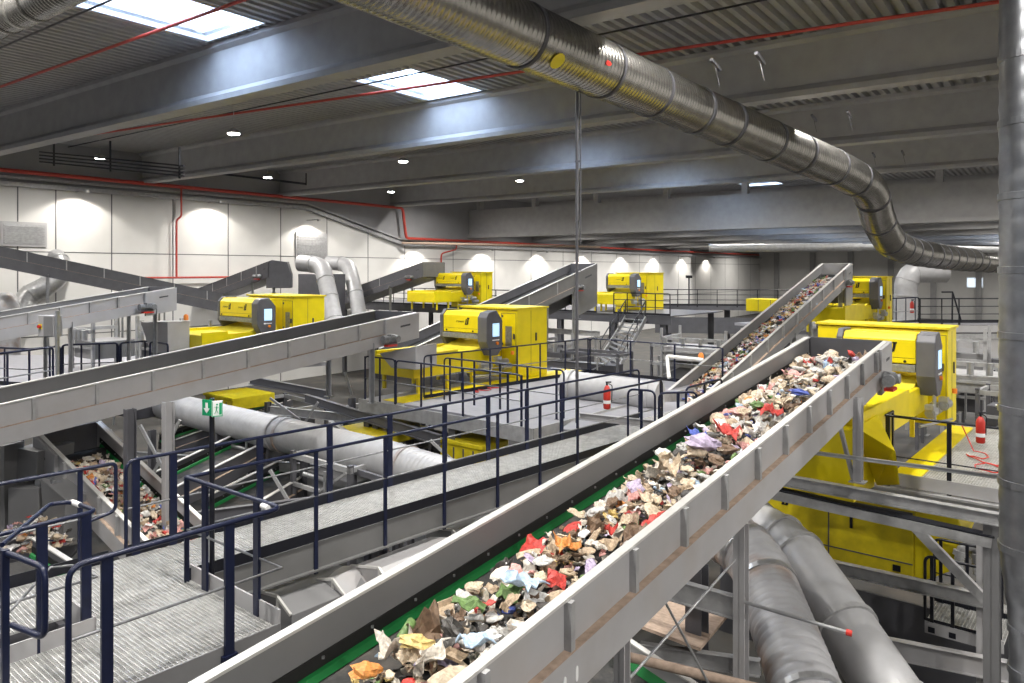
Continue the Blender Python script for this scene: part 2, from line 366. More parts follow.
# left wall ducts
duct('wall_duct','galvanised duct elbow on the left wall behind the dark conveyor',[P(20,256,40),P(56,256,40),P(62,272,39.5),P(48,286,39),P(26,296,38.5),P(20,325,38)],.52,m_galv,fil=.9,ridge=.3,rings=(.2,.35,.5,.75))
duct('wall_duct','left of two white ducts curving down beside the grey louvre on the left wall',[P(300,263,44),P(322,265,43.5),P(327,285,42.5),P(336,330,41)],.48,m_whduct,fil=1.0,ridge=.4,rings=(.15,.45,.62,.9),ringmat=m_galvd,damp=.004)
duct('wall_duct','right of two white ducts curving down beside the grey louvre on the left wall',[P(328,263,48),P(348,264,47.5),P(354,285,46),P(362,330,44.5)],.45,m_whduct,fil=1.0,ridge=.4,rings=(.15,.62,.9),ringmat=m_galvd,damp=.004)
duct('wall_duct','grey duct elbow rising behind the far right railing',[P(945,272,44),P(912,272,44),P(906,283,44),P(905,330,44)],.62,m_whduct,fil=1.2,ridge=.4,rings=(.3,.5,.7),damp=.006)
# louvre boxes on wall
for k,(x0,y0,x1,y1,d,lb) in enumerate([(295,232,326,259,52,'grey wall louvre above the white ducts in a pale frame'),(0,221,46,247,39.5,'large grey wall louvre at the far left above the duct elbow')]):
    a=P(x0,(y0+y1)/2,d)
    v0=(a.x*B.v.x+a.y*B.v.y); 
    # put on wall plane
    def onwall(px,py):
        rx=(px-512)/FPX; per=rx*B.u.x+B.u.y; dd=UW/per; return (rx*B.v.x+B.v.y)*dd, -(py-HOR)/FPX*dd
    (va,za),(vb_,zb_)=onwall(x0,y0),onwall(x1,y1)
    t=thing('wall_louvre',lb,'louvre',B.p(UW,va,zb_))
    m=MB(); B.bx(m,UW-.1,UW+.12,va,vb_,zb_,za); m.build('frame',m_panel,t)
    m=MB(); B.bx(m,UW,UW+.14,va+.1,vb_-.1,zb_+.12,za-.12); 
    for j in range(8): B.bx(m,UW+.13,UW+.2,va+.12,vb_-.12,zb_+.15+(za-zb_-.3)*j/8,zb_+.2+(za-zb_-.3)*j/8)
    m.build('slats',m_galvd,t)
# grey plenum box below the left louvre
t=thing('extraction_hopper','dark grey extraction box under the left white duct','duct box',P(312,300,46))
m=MB(); f=Fr(P(298,300,46),36); f.bx(m,0,2.6,0,1.5,-1.4,1.6); m.build('body',m_dpanel,t,.03)
t=thing('filter_cone','tall rounded steel filter housing at the left edge behind the dark conveyor','filter',P(15,330,37.5))
c=P(6,330,36.0); m=MB(); m.tube([c+V((0,0,-3)),c+V((0,0,1.0)),c+V((0,0,1.6)),c+V((0,0,1.8))],[.6,.6,.4,.2],24); m.build('shell',m_gduct,t)
# ============================================================ CONVEYORS
def conv(label,A,Bp,width,side=1,panel=.34,lower=.30,mt=None,mt2=None,beltd=.40,rib=.93,ribs=True,head=.6,legs=(),motor=True,green=False,flange=None,inner=None,group='inclined belt conveyors',name='belt_conveyor',ribmax=14,inset=.07,headdrop=.0,cover=None):
    mt=mt or m_panel; mt2=mt2 or mt; fl=flange or m_flange
    e=(Bp-A).normalized(); h=V((e.x,e.y,0)).normalized(); L=(Bp-A).length
    n=V((-h.y,h.x,0))*side           # toward the far wall
    Z=V((0,0,1))
    t=thing(name,label,'conveyor',A-Z*(panel+lower),group)
    def q(s,w,z): return A+e*s+n*w+Z*z
    def slab(m,s0,s1,w0,w1,z0,z1,mi=0): m.hexa([q(s,w,z) for z in (z0,z1) for s,w in ((s0,w0),(s1,w0),(s1,w1),(s0,w1))],mi)
    m=MB(); slab(m,0,L,-.03,0,-panel,0); slab(m,0,L,-.03-inset,.0,-panel-lower,-panel-.004)
    slab(m,0,L,-.03-inset+.002,-.031,-panel-.003,-panel+.006,1)
    o=m.build('side_panel',[mt,m_dusty],t)
    m=MB(); slab(m,0,L,-.055,.025,0,.022); m.build('edge_flange',fl,t)
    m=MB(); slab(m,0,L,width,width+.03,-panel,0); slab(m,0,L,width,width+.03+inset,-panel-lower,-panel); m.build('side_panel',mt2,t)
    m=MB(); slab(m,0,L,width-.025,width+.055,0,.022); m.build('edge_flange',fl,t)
    m=MB(); slab(m,0,L-.12,.0,width,-beltd-.03,-beltd); m.build('belt',m_belt,t)
    m=MB(); 
    m.prism([q(0,width-.002,-beltd+.075),q(0,width-.002,-beltd),q(0,width-.05,-beltd+.01),q(0,width-.035,-beltd+.06)],e*(L-.15)); 
    m.build('belt_skirt',m_green if green else m_seal,t)
    if green:
        m=MB(); slab(m,0,L-.1,width-.012,width,-beltd+.075,-beltd+.17); 
        m.build('rubber_seal',m_seal,t)
        m=MB(); m.prism([q(0,.002,-beltd+.12),q(0,.055,-beltd+.01),q(0,.002,-beltd)],e*(L-.15)); m.build('belt_skirt',m_green,t)
        s=.3
        while s<L: m=MB(); m.box(q(s,width-.02,-beltd+.14),(.018,.018,.018)); m.build('bolt',m_galv,t); s+=.45
    if ribs:
        k=0; s=L-.95
        while s>.1 and k<ribmax:
            m=MB(); slab(m,s-.025,s+.025,-.03-inset+.008,-.029,-panel+.0,-.001); m.build('stiffener',m_galvd,t); s-=rib; k+=1
    # head
    m=MB(); slab(m,L-.0,L+.03,-.03,width+.03,-panel-lower-headdrop,.02); m.build('head_plate',inner or m_dpanel,t)
    m=MB(); slab(m,L-head,L+.05,-.04-inset,-.031,-panel-lower-headdrop,.01); hc=m.build('head_casing',mt,t,.01)
    m=MB(); slab(m,L-head*.55,L-head*.25,-.046-inset,-.04-inset,-panel*.75,-panel*.62); m.build('casing_handle',m_dpanel2,hc)
    m=MB(); slab(m,L-head,L+.05,width+.031,width+.04+inset,-panel-lower-headdrop,.01); m.build('head_casing',mt,t,.01)
    m=MB(); c=q(L-.25,-.05,-beltd-.08); m.tube([c,c+n*(width+.1)],.14,18); m.build('head_pulley',m_seal,t)
    if motor:
        c=q(L-head*.75-.1,-.10-inset,-panel-lower*.45); m=MB(); m.tube([c+n*.05,c-n*.12,c-n*.13,c-n*.20],[.11,.11,.085,.085],14)
        m.tube([c-n*.1-h*.02,c-n*.1-h*.30,c-n*.1-h*.31,c-n*.1-h*.42],[.085,.085,.10,.10],14); m.box(c-n*.1-h*.2+Z*.1,(.1,.12,.06))
        for j in range(5): m.tube([c-n*.1-h*(.06+.045*j),c-n*.1-h*(.075+.045*j)],.1,14)
        mo=m.build('drive_motor',m_motor,t)
        m=MB(); c2=c-Z*.16-n*.08-h*.15; m.box(c2,(.32,.14,.05),90-math.degrees(math.atan2(h.y,h.x))+90); m.build('motor_bracket',m_red,mo)
    # cross members below
    m=MB(); s=.4
    while s<L-.5: m.bar(q(s,0,-panel-lower+.06),q(s,width,-panel-lower+.06),.06,.08); s+=1.4
    slab(m,0,L-.3,.05,width-.05,-panel-lower+.0,-panel-lower+.02)
    m.build('under_frame',m_galvd,t)
    for s,zb in legs:
        for w in (-.05,width+.05):
            p=q(s*L,w,-panel-lower+.15); b=V((p.x,p.y,zb))
            m=MB(); a_=90-math.degrees(math.atan2(h.y,h.x)); zc=(p.z+zb)/2
            m.box((p.x,p.y,zc),(.10,.008,p.z-zb),a_); m.box(V((p.x,p.y,zc))+n*.05,(.008,.10,p.z-zb),a_); m.box(V((p.x,p.y,zc))-n*.05,(.10,.008,p.z-zb),a_); m.box((p.x,p.y,zb+.01),(.18,.18,.02),a_)
            m.build('support_leg',m_galv,t)
    return t,q,L,e,n,h
# C1 main (nearest)
D1=V((.777,1,.1267)); hb=V((6.61,13.3,CZ-1.277)); A1=hb-D1*11.6
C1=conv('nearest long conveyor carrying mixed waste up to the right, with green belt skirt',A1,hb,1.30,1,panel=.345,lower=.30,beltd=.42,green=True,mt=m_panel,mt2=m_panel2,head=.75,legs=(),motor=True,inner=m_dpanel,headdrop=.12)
# C2 middle distance
D2=V((.823,1,.345)); h2=P(849.5,264,30.3); A2=h2-D2*11.5
C2=conv('steep conveyor full of colourful waste climbing behind the nearest conveyor',A2,h2,1.05,1,panel=.40,lower=.30,beltd=.42,mt=m_panel2,head=.9,rib=1.4,inner=m_panel,legs=((.55,CZ-5.5),(.9,CZ-5.5)),headdrop=.9)
# C3 left big
h3=P(415,313,19.8); A3=P(-60,418.5,11.6)
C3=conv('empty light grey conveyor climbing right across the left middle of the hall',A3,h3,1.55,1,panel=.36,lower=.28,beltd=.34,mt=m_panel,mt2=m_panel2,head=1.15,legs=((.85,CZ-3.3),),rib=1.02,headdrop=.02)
# C4 left upper
h4=P(173.5,288,23.5); A4=P(-60,328,18.6)
C4=conv('short light grey conveyor at far left ending beside the left yellow sorter',A4,h4,1.5,1,panel=.30,lower=.30,beltd=.34,mt=m_panel,mt2=m_panel2,head=.95,legs=((.9,CZ-3.3),(.5,CZ-3.3)),rib=.8,headdrop=.1)
# C5 dark long
C5=conv('long dark grey conveyor sloping down from the left edge past the white wall',P(222,294,39),P(-40,238,33.0),1.6,-1,panel=.45,lower=.50,mt=m_dpanel,mt2=m_dpanel2,flange=m_dpanel,head=.5,rib=1.6,legs=((.25,CZ-4.5),(.42,CZ-4.5),(.7,CZ-4.5)),motor=False,inset=.03)
# C6 hooded
C6=conv('dark conveyor rising to a boxy hood in front of the white wall',P(198,289,46),P(268,262,43),1.5,1,panel=.5,lower=.4,mt=m_dpanel,mt2=m_dpanel2,flange=m_dpanel,head=.6,rib=1.3,legs=((.8,CZ-4.5),),inset=.03)
t=thing('conveyor_hood','boxy dark grey discharge hood on top of the dark conveyor','hood',P(278,285,42.6))
m=MB(); f=Fr(P(266,262,43),E); pr=[(0,.2),(.9,.35),(1.7,-.1),(1.85,-1.7),(0,-1.7)]
m.prism([f.o+V((1,0,0))*a+V((0,0,z))+f.v*.0 for a,z in ((0,0),(.35,.12),(1.2,-.0),(1.42,-.7),(1.42,-1.5),(0,-1.5))],V((-.35,1.6,0))); m.build('hood_shell',m_dpanel,t,.03)
# C7
C7=conv('grey open conveyor rising left of the far left yellow sorter',P(325,298,50),P(423,262.5,44),1.7,1,panel=.5,lower=.35,mt=m_dpanel,mt2=m_panel2,flange=m_flange,head=1.0,rib=3,legs=((.7,CZ-4.5),),inset=.03)
# C8
C8=conv('steep grey conveyor rising behind the centre yellow sorter',P(405,352,26),P(595.5,264,34),1.45,1,panel=.55,lower=.25,mt=m_fascia,mt2=m_dpanel,flange=m_flange,head=1.6,rib=1.9,legs=((.85,CZ-5),),headdrop=1.1,inset=.03)
# C9 bottom left, loaded
h9=P(40,434,14); A9=P(190,584,12.1)
C9=conv('loaded grey conveyor under the walkway, falling away to the lower left',A9,h9,1.12,-1,panel=.34,lower=.30,beltd=.40,mt=m_panel,mt2=m_panel,green=True,head=.7,rib=.55,legs=((.35,1.0),),headdrop=.35,inner=m_dpanel)
# C10 lowest
C10=conv('lower conveyor with green skirt crossing beneath the nearest conveyor',P(770,736,8.0),P(560,596,9.9),1.2,1,panel=.22,lower=.25,beltd=.3,mt=m_panel,green=True,head=.4,ribs=False,motor=False)
# C1 legs: channel columns
def column(label,top,bot,w=.12,mt=None,name='steel_column',group='steel columns'):
    m=MB(); mt=mt or m_galvd; c=(V(top)+V(bot))/2; L=top.z-bot.z; a=E
    f=Fr(c,a); f.bx(m,-w/2,w/2,-w/2,-w/2+.012,-L/2,L/2); f.bx(m,-w/2,w/2,w/2-.012,w/2,-L/2,L/2); f.bx(m,-.006,.006,-w/2,w/2,-L/2,L/2); f.bx(m,-w*.9,w*.9,-w*.9,w*.9,-L/2,-L/2+.015)
    o=m.build(name,mt); tag(o,label,'column',group); return o
def beamT(label,a,b,w=.10,h=.20,mt=None,name='steel_beam',group='steel beams',cat='beam'):
    m=MB(); a=V(a); b=V(b); d=(b-a).normalized(); r=d.cross(V((0,0,1))).normalized()
    m.bar(a+V((0,0,h/2)),b+V((0,0,h/2)),w,.012); m.bar(a-V((0,0,h/2)),b-V((0,0,h/2)),w,.012); m.bar(a,b,.012,h)
    o=m.build(name,mt or m_galvd); tag(o,label,cat,group); return o
def low(px,py,d,label,w=.12,ztop=None,mt=None):
    p=P(px,py,d); return column(label,p,V((p.x,p.y,.02)),w,mt)
low(622,632,6.15,'light steel post under the nearest conveyor beside the lower green skirt',.10,mt=m_panel)
low(741,524,8.9,'pale steel post under the nearest conveyor left of the fat ducts',.14,mt=m_panel)
low(697,565,9.6,'dark steel post behind the crossing rods under the nearest conveyor',.22,mt=m_dpanel)
pt=P(858,398,11.2); column('tall pale steel post under the head of the nearest conveyor',pt,V((pt.x,pt.y,P(858,482,11.2).z)),.12,m_panel)
m=MB(); m.bar(P(853,478,11.3),P(834,402,10.9),.05,.05); tag(m.build('diagonal_brace',m_galv),'slim diagonal brace beside the post under the conveyor head','brace')
for k,(a,b,r,lb) in enumerate([(P(662,596,6.8),P(712,690,7.2),.012,'thin tension rod slanting down right under the nearest conveyor'),(P(630,678,6.9),P(735,560,8.6),.014,'thin tension rod slanting up right under the nearest conveyor'),(P(560,640,8.8),P(780,694,8.2),.055,'small brown pipe passing under the nearest conveyor'),(P(744,602,8.7),P(846,632,8.2),.02,'grey strut with a red tip crossing in front of the ribbed duct')]):
    m=MB(); m.tube([a,b],r,10); o=m.build('tie_rod' if k!=2 else 'small_pipe',m_galv if k!=2 else m_dusty)
    tag(o,lb,'rod' if k!=2 else 'pipe')
    if k==3:
        m=MB(); m.tube([b,b+(b-a).normalized()*.06],.035,10); m.build('red_cap',m_red,o)
beamT('horizontal steel beam joining the posts under the nearest conveyor',P(640,580,9.6),P(745,610,8.9),.1,.26)
beamT('second lower steel beam under the nearest conveyor left of the ribbed duct',P(640,650,9.6),P(760,668,8.9),.1,.18)
m=MB(); m.prism([P(600,610,9.8),P(700,648,9.0),P(740,600,11.5),P(655,585,11.8)],V((0,0,-.04))); tag(m.build('dusty_plate',m_dusty),'brown dusty steel plate under the nearest conveyor','plate')
# slot windows on C1 lower side
t1=C1[0]; q1=C1[1]
for px,py in ((566,660),(576,651)):
    best=None
    for i in range(400):
        s=i*C1[2]/400; p=q1(s,-.105,-.345-.17); X=512+FPX*p.x/p.y
        if best is None or abs(X-px)<best[0]: best=(abs(X-px),s)
    s=best[1]; c=q1(s,-.1005,-.345-.16); m=MB(); pp=[]
    for j in range(14):
        a=2*math.pi*j/14; pp.append(c+C1[3]*.016*math.cos(a)+V((0,0,1))*(.035*math.sin(a)+(.02 if math.sin(a)>0 else -.02)))
    m.prism(pp,-C1[4]*.006); o=m.build('slot_plate',m_white,t1); 
# ============================================================ SORTERS
def sorter(label,O,Wd=1.43,cabw=2.3,cabd=1.5,belt=4.0,logos=1,az=E,lower_c=.3,group='yellow optical sorters'):
    f=Fr(O,az); t=thing('optical_sorter',label,'sorting machine',O,group)
    m=MB(); pr=[(0,1.45),(0,1.95),(.12,2.07),(.85,2.07),(.85,1.40)]
    m.prism([f.p(0,b,c) for b,c in pr],f.u*Wd); hood=m.build('scanner_hood',m_yellow,t,.015)
    m=MB(); f.bx(m,.0,Wd,-.03,.25,1.28,1.43); m.build('hood_lip',m_motor,t,.01)
    m=MB(); pr=[(-.02,1.3),(-.02,1.95),(.14,2.12),(.62,2.12),(.86,1.8),(.86,1.0),(.6,.86),(.25,.86)]
    m.prism([f.p(-.14,b,c) for b,c in pr],f.u*.13); m.build('end_cap',m_dpanel,t,.02)
    m=MB(); pr=[(-.04,1.22),(-.04,1.92),(.06,2.06),(.40,2.12),(.66,1.82),(.66,1.0),(.45,.80),(.18,.80)]
    m.prism([f.p(Wd+.01,b,c) for b,c in pr],f.u*.36); cb=m.build('control_box',m_dpanel,t,.02)
    m=MB(); f.bx(m,Wd+.37,Wd+.382,.22,.50,1.36,1.74); m.build('screen',m_screen,cb)
    m=MB(); c=f.p(Wd+.37,.4,1.16); m.tube([c,c+f.u*.05],.045,12); m.build('stop_button',m_orange,cb)
    m=MB(); f.bx(m,Wd+.36,Wd+.385,.2,.5,1.24,1.27); m.build('keyboard_shelf',m_white,cb)
    # glossy chute in brighter yellow below the hood
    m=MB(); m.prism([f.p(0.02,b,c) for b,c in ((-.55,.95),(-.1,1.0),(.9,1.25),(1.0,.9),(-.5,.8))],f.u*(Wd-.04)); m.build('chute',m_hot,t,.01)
    # belt casing
    m=MB(); f.bx(m,-.05,Wd+.05,-belt,.9,.42,.97); f.bx(m,-.12,.0,-belt,.2,.42,1.06); f.bx(m,Wd,Wd+.07,-belt,-.9,.42,1.06)
    m.build('belt_casing',m_yellow,t,.015)
    m=MB()
    for b in (-belt+.2,-belt*.5,-.3):
        for a in (.0,Wd-.05): m=MB(); f.bx(m,a,a+.08,b,b+.08,0,.42); m.build('leg',m_yellow2,t)
    # cabinet
    a1=Wd+.35; a0=a1-cabw
    m=MB(); pr=[(1.35,0.0),(1.35,2.06),(1.5,2.12),(1.35+cabd,2.12),(1.35+cabd,0.0)]
    m.prism([f.p(a0,b,c) for b,c in pr],f.u*cabw); cab=m.build('cabinet',m_yellow,t,.012)
    m=MB(); f.bx(m,a0-.04,a1+.04,1.3,1.4+cabd,2.10,2.15); m.build('cabinet_roof',m_yellow2,cab)
    # door outlines, handles, window
    m=MB()
    f.bx(m,a1-.62,a1-.61,1.34,1.349,.15,1.98); f.bx(m,a1-.04,a1-.03,1.34,1.349,.15,1.98); f.bx(m,a1-.62,a1-.03,1.34,1.349,1.97,1.98)
    f.bx(m,a1+.001,a1+.006,1.35+cabd*.45,1.36+cabd*.45,.1,2.05)
    m.build('door_gap',m_dpanel2,cab)
    m=MB(); f.bx(m,a1-.45,a1-.2,1.335,1.35,.98,1.58); m.build('door_window',m_motor,cab)
    m=MB(); f.bx(m,a1-.13,a1-.08,1.31,1.35,1.2,1.36); m.build('door_handle',m_dpanel2,cab)
    m=MB(); f.bx(m,a1+.0,a1+.03,1.35+cabd*.6,1.4+cabd*.6,1.1,1.35); m.build('door_handle',m_dpanel2,cab)
    for c in (.4,1.0,1.85): m=MB(); f.bx(m,a1-.6,a1-.55,1.32,1.35,c,c+.07); m.build('hinge',m_dpanel2,cab)
    # motors & valves under control box
    m=MB()
    for a,b,c in ((Wd+.3,-.2,.5),(Wd+.45,.35,.6),(Wd+.2,.8,.4)):
        p=f.p(a,b,c); m.tube([p,p+f.v*.4],.1,12); m.tube([p+f.v*.02,p-f.v*.05],.07,10); m.box(p+V((0,0,.13)),(.16,.2,.1),az)
    m.tube([f.p(Wd+.3,.2,.3),f.p(Wd+.3,.2,.85)],.04,8); m.tube([f.p(Wd+.15,-.4,.25),f.p(Wd+.5,.9,.25)],.03,8)
    m.build('drive_unit',m_galv,t)
    m=MB(); p=f.p(Wd+.55,.9,.8); m.tube([p,p+V((0,0,.1))],.05,10); m.build('beacon',m_orange,t)
    # logo plates
    for k in range(logos):
        ac=Wd*((.67 if logos==1 else (.30,.78)[k])); 
        m=MB()
        s=.10
        # slanted mark: two strokes, foot and dots
        def st(x0,z0,x1,z1,wd): 
            m.prism([f.p(ac+x,-.008,1.78+z) for x,z in ((x0,z0),(x0+wd,z0),(x1+wd,z1),(x1,z1))],f.v*.009)
        st(-.05,-.09,-.02,.07,.04); st(.02,-.09,.055,.10,.05); st(-.06,-.10,-.06,-.07,.11); st(.03,.08,.03,.11,.09)
        m.build('logo_mark',m_black,hood)
        cu=bpy.data.curves.new('lettering','FONT'); cu.body='STEINERT'; cu.size=.075; cu.align_x='RIGHT'; cu.extrude=.001
        tmp=bpy.data.objects.new('lettering',cu); COL.objects.link(tmp); bpy.context.view_layer.update()
        me=bpy.data.meshes.new_from_object(tmp.evaluated_get(bpy.context.evaluated_depsgraph_get())); bpy.data.objects.remove(tmp)
        me.materials.clear(); me.materials.append(m_black)
        tx=bpy.data.objects.new('lettering',me); COL.objects.link(tx); me.transform(Matrix.Translation(f.p(ac-.09,-.008,1.74))@Matrix.Rotation(-rad(az),4,'Z')@Matrix.Rotation(math.pi/2,4,'X')); tx.parent=hood
    m=MB()
    for a in (.15,Wd-.2):
        p=f.p(a,-.01,1.50); m.tube([p,p-f.v*.02],.028,8)
    f.bx(m,.02,Wd-.02,-.004,.0,1.565,1.572); m.build('hood_latch',m_black,hood)
    return t,f
DR=3.35
z0=CZ-DR
def O_(px,d,z): return V(((px-512)/FPX*d,d,z))
s1=sorter('centre yellow sorter with one logo and lit control screen on the middle platform',O_(443.5,22.8,CZ-3.3),belt=2.6)
s5=sorter('nearest yellow sorter at right, behind the head of the main conveyor',O_(843,16.4,CZ-3.4),cabw=2.75,cabd=.95,belt=4.3)
s2=sorter('left yellow sorter with two logos behind the light grey conveyor',O_(220,26.5,CZ-3.05),Wd=2.1,cabw=2.9,cabd=1.3,belt=1.8,logos=2)
s3=sorter('far left yellow sorter on the upper platform with two logos',O_(436,45,CZ-2.25),Wd=2.1,cabw=2.5,cabd=1.0,belt=2.2,logos=2)
s4=sorter('far centre yellow sorter on the upper platform above the stairs',O_(608,43,CZ-2.30),cabw=2.1,cabd=1.9,belt=1.6)
s6=sorter('small yellow sorter behind the railing to the right of the steep waste conveyor',O_(833,31.9,CZ-2.42),cabw=2.3,cabd=.9,belt=3.5)
# yellow feed chute under the C1 head
f5=s5[1]
m=MB(); f5.bx(m,-.1,1.5,-4.6,-3.4,-.3,.85)
m.prism([f5.p(1.5,-4.6,.9),f5.p(2.0,-4.3,.55),f5.p(1.95,-3.8,-.1),f5.p(1.5,-3.3,-.3),f5.p(1.5,-3.3,.9)],f5.u*.04)
o=m.build('feed_chute',m_yellow,None,.01); tag(o,'yellow folded feed chute under the main conveyor head','chute')
# yellow guard box far
t=thing('guard_box','small yellow machine box behind the far railing left of the steep waste conveyor','machine',P(746,311,44))
m=MB(); f=Fr(P(746,311,44),36); f.bx(m,0,2.1,0,1.2,0,.72); m.build('box_body',m_yellow,t,.02)
m=MB(); 
for a in (.7,1.4): f.bx(m,a,a+.03,-.01,0,.05,.68)
m.build('door_gap',m_dpanel2,t)
# lower level yellow machine bottom right
t=thing('lower_sorter','large yellow machine housing on the lower level behind the fat ducts','sorting machine',P(914,585,13.6))
fL=Fr(P(914,585,13.6),E)
m=MB(); pr=[(-3.7,0,0),]
m.hexa([fL.p(a,b,c) for c in (0,1.62) for a,b in ((-4.2,0),(0,0),(0,1.6),(-4.2,1.6))]); m.build('housing',m_yellow2,t,.03)
m=MB(); m.prism([fL.p(a,-.02,c) for a,c in ((-4.2,1.25),(-.02,1.25),(-.02,1.30),(-4.2,1.30))],fL.v*.02); m.prism([fL.p(a,-.015,c) for a,c in ((-4.2,.35),(-.02,.35),(-.02,.37),(-4.2,.37))],fL.v*.015)
for a in (-2.9,-1.5): fL.bx(m,a,a+.02,-.02,0,.2,1.5)
m.build('panel_seam',m_dpanel,t)
m=MB(); fL.bx(m,-.35,-.22,-.025,0,.18,.29); fL.bx(m,-1.1,-1.05,-.03,0,.8,1.25); m.build('latch',m_black,t)
m=MB(); m.prism([fL.p(.0,0,0),fL.p(.55,.1,.35),fL.p(.75,.2,1.0),fL.p(.6,.1,1.62),fL.p(0,0,1.62)],fL.v*1.3); m.build('side_cover',m_yellow,t,.03)
m=MB(); 
def st2(x0,z0,x1,z1,wd): m.prism([fL.p(-2.35+x,-.008,1.08+z) for x,z in ((x0,z0),(x0+wd,z0),(x1+wd,z1),(x1,z1))],fL.v*.009)
st2(-.05,-.09,-.02,.07,.04); st2(.02,-.09,.055,.10,.05); st2(-.06,-.10,-.06,-.07,.11); st2(.03,.08,.03,.11,.09); m.build('logo_mark',m_black,t)
# other lower yellow machines seen through gaps
for k,(px,py,d,w,l,h,lb) in enumerate([(205,405,24.5,1.7,1.5,.40,'low yellow machine casing under the left conveyor behind the exit sign'),(335,436,19.0,1.8,1.6,.22,'long yellow machine casing on the lower level behind the pale spiral duct'),(440,462,17.2,1.3,.9,.55,'yellow machine casing under the edge of the centre platform'),(0,0,0,0,0,0,'')][:3]):
    f=Fr(P(px,py,d),E); t=thing('lower_casing',lb,'machine',f.o,'lower yellow casings')
    m=MB(); f.bx(m,0,w,0,l,0,h); f.bx(m,-.05,w+.05,-.05,.02,h-.08,h+.02); m.build('casing',m_yellow2,t,.02)
    m=MB()
    for j in range(int(w/.3)): f.bx(m,.12+j*.3,.16+j*.3,-.01,0,.08,h-.14)
    m.build('ribs',m_dpanel,t)
# ============================================================ PLATFORMS
def grating(name,label,f,a0,a1,b0,b1,c,along='b',sp=.036,mt=None,group=None,cat='grating',parent=None,depth=.028):
    m=MB()
    n=int((b1-b0)/sp) if along=='a' else int((a1-a0)/sp)
    if along=='a':   # bearing bars run along a
        for i in range(n+1): b=b0+i*sp; f.bx(m,a0,a1,b,b+.005,c-depth,c)
        k=int((a1-a0)/.1)
        for i in range(k+1): a=a0+i*.1; f.bx(m,a-.004,a+.004,b0,b1,c-.010,c-.001)
    else:
        for i in range(n+1): a=a0+i*sp; f.bx(m,a,a+.005,b0,b1,c-depth,c)
        k=int((b1-b0)/.04)
        for i in range(k+1): b=b0+i*.04; f.bx(m,a0,a1,b-.003,b+.003,c-.012,c+.001)
    o=m.build(name,mt or m_grate,parent); 
    return o
def rail(label,base,posts,h=1.1,mt=None,mid=(.55,),r=.021,ends=(True,True),toe=.12,postw=.05,below=.25,group='walkway railings',rnd=.12,postsz=(.05,.022),midr=.012,flat=None):
    """base: list of points at deck level; posts: list of distances along; ends: rounded returns"""
    mt=mt or m_navy; base=[V(p) for p in base]; Z=V((0,0,1))
    t=thing('railing',label,'railing',base[0],group)
    top=[p+Z*h for p in base]
    if ends[0]: top=[base[0]-Z*.0+Z*.05]+top
    if ends[1]: top=top+[base[-1]+Z*.05]
    m=MB(); m.tube(fillet(top,rnd),r,10); m.build('handrail',mt,t)
    for q in mid:
        m=MB(); m.tube([p+Z*q for p in base],midr,8); m.build('knee_rail',m_motor if mt is m_navy else mt,t)
    if toe:
        m=MB()
        for a,b in zip(base,base[1:]): m.bar(a+Z*(toe/2),b+Z*(toe/2),.008,toe)
        m.build('toe_board',m_black,t)
    # post positions
    segs=[]; acc=0
    for a,b in zip(base,base[1:]): segs.append((acc,a,b)); acc+=(b-a).length
    for s in posts:
        for s0,a,b in segs:
            L=(b-a).length
            if s0-.001<=s<=s0+L+.001:
                p=a.lerp(b,(s-s0)/L); d=(b-a).normalized(); az=math.degrees(math.atan2(d.x,d.y))
                m=MB(); c=p+Z*((h-below)/2); m.box(c,(postsz[1],postsz[0],h+below-.01),az)
                if below<.3: m.box(p-Z*(below-.06),(postsz[1]+.03,postsz[0]+.05,.09),az)
                m.build('post',mt,t); break
    return t
def plen(pts): return sum(((pts[i+1]-pts[i]).length for i in range(len(pts)-1)))
def even(pts,n,off=.0):
    L=plen(pts); return [off+(L-2*off)*i/(n-1) for i in range(n)]
DK=3.3; dz=CZ-DK
K=V((-2.15,6.95,dz)); FK=Fr(K,E)
F2=Fr(V((-3.48,7.98,dz)),42.3)
# near platform W1
t=thing('grating_platform','near galvanised grating platform at lower left, bordered by pale toe plates','platform',K)
grating('grating_deck','',FK,-1.15,0,-4.2,-.02,0,'b',parent=t)
grating('grating_deck','',FK,-1.75,-1.15,-1.15,-.02,0,'b',parent=t)
m=MB(); FK.bx(m,-1.75,.01,-.02,.0,-.18,.16); m.build('toe_plate',m_panel,t)
m=MB(); FK.bx(m,0,.012,-4.2,0,-.22,.03); m.build('edge_channel',m_panel2,t)
m=MB(); FK.bx(m,-1.17,-1.155,-4.2,-1.15,-.2,.15); FK.bx(m,-1.75,-1.155,-1.17,-1.155,-.2,.15); m.build('toe_plate',m_panel,t)
m=MB()
for a in (-1.1,-.55,-.05): FK.bx(m,a-.04,a+.04,-4.2,0,-.24,-.04)
for b in (-4,-3,-2,-1,-.1): FK.bx(m,-1.7 if b>-1.2 else -1.1,0,b-.03,b+.03,-.2,-.04)
m.build('support_frame',m_galvd,t)
low_=0
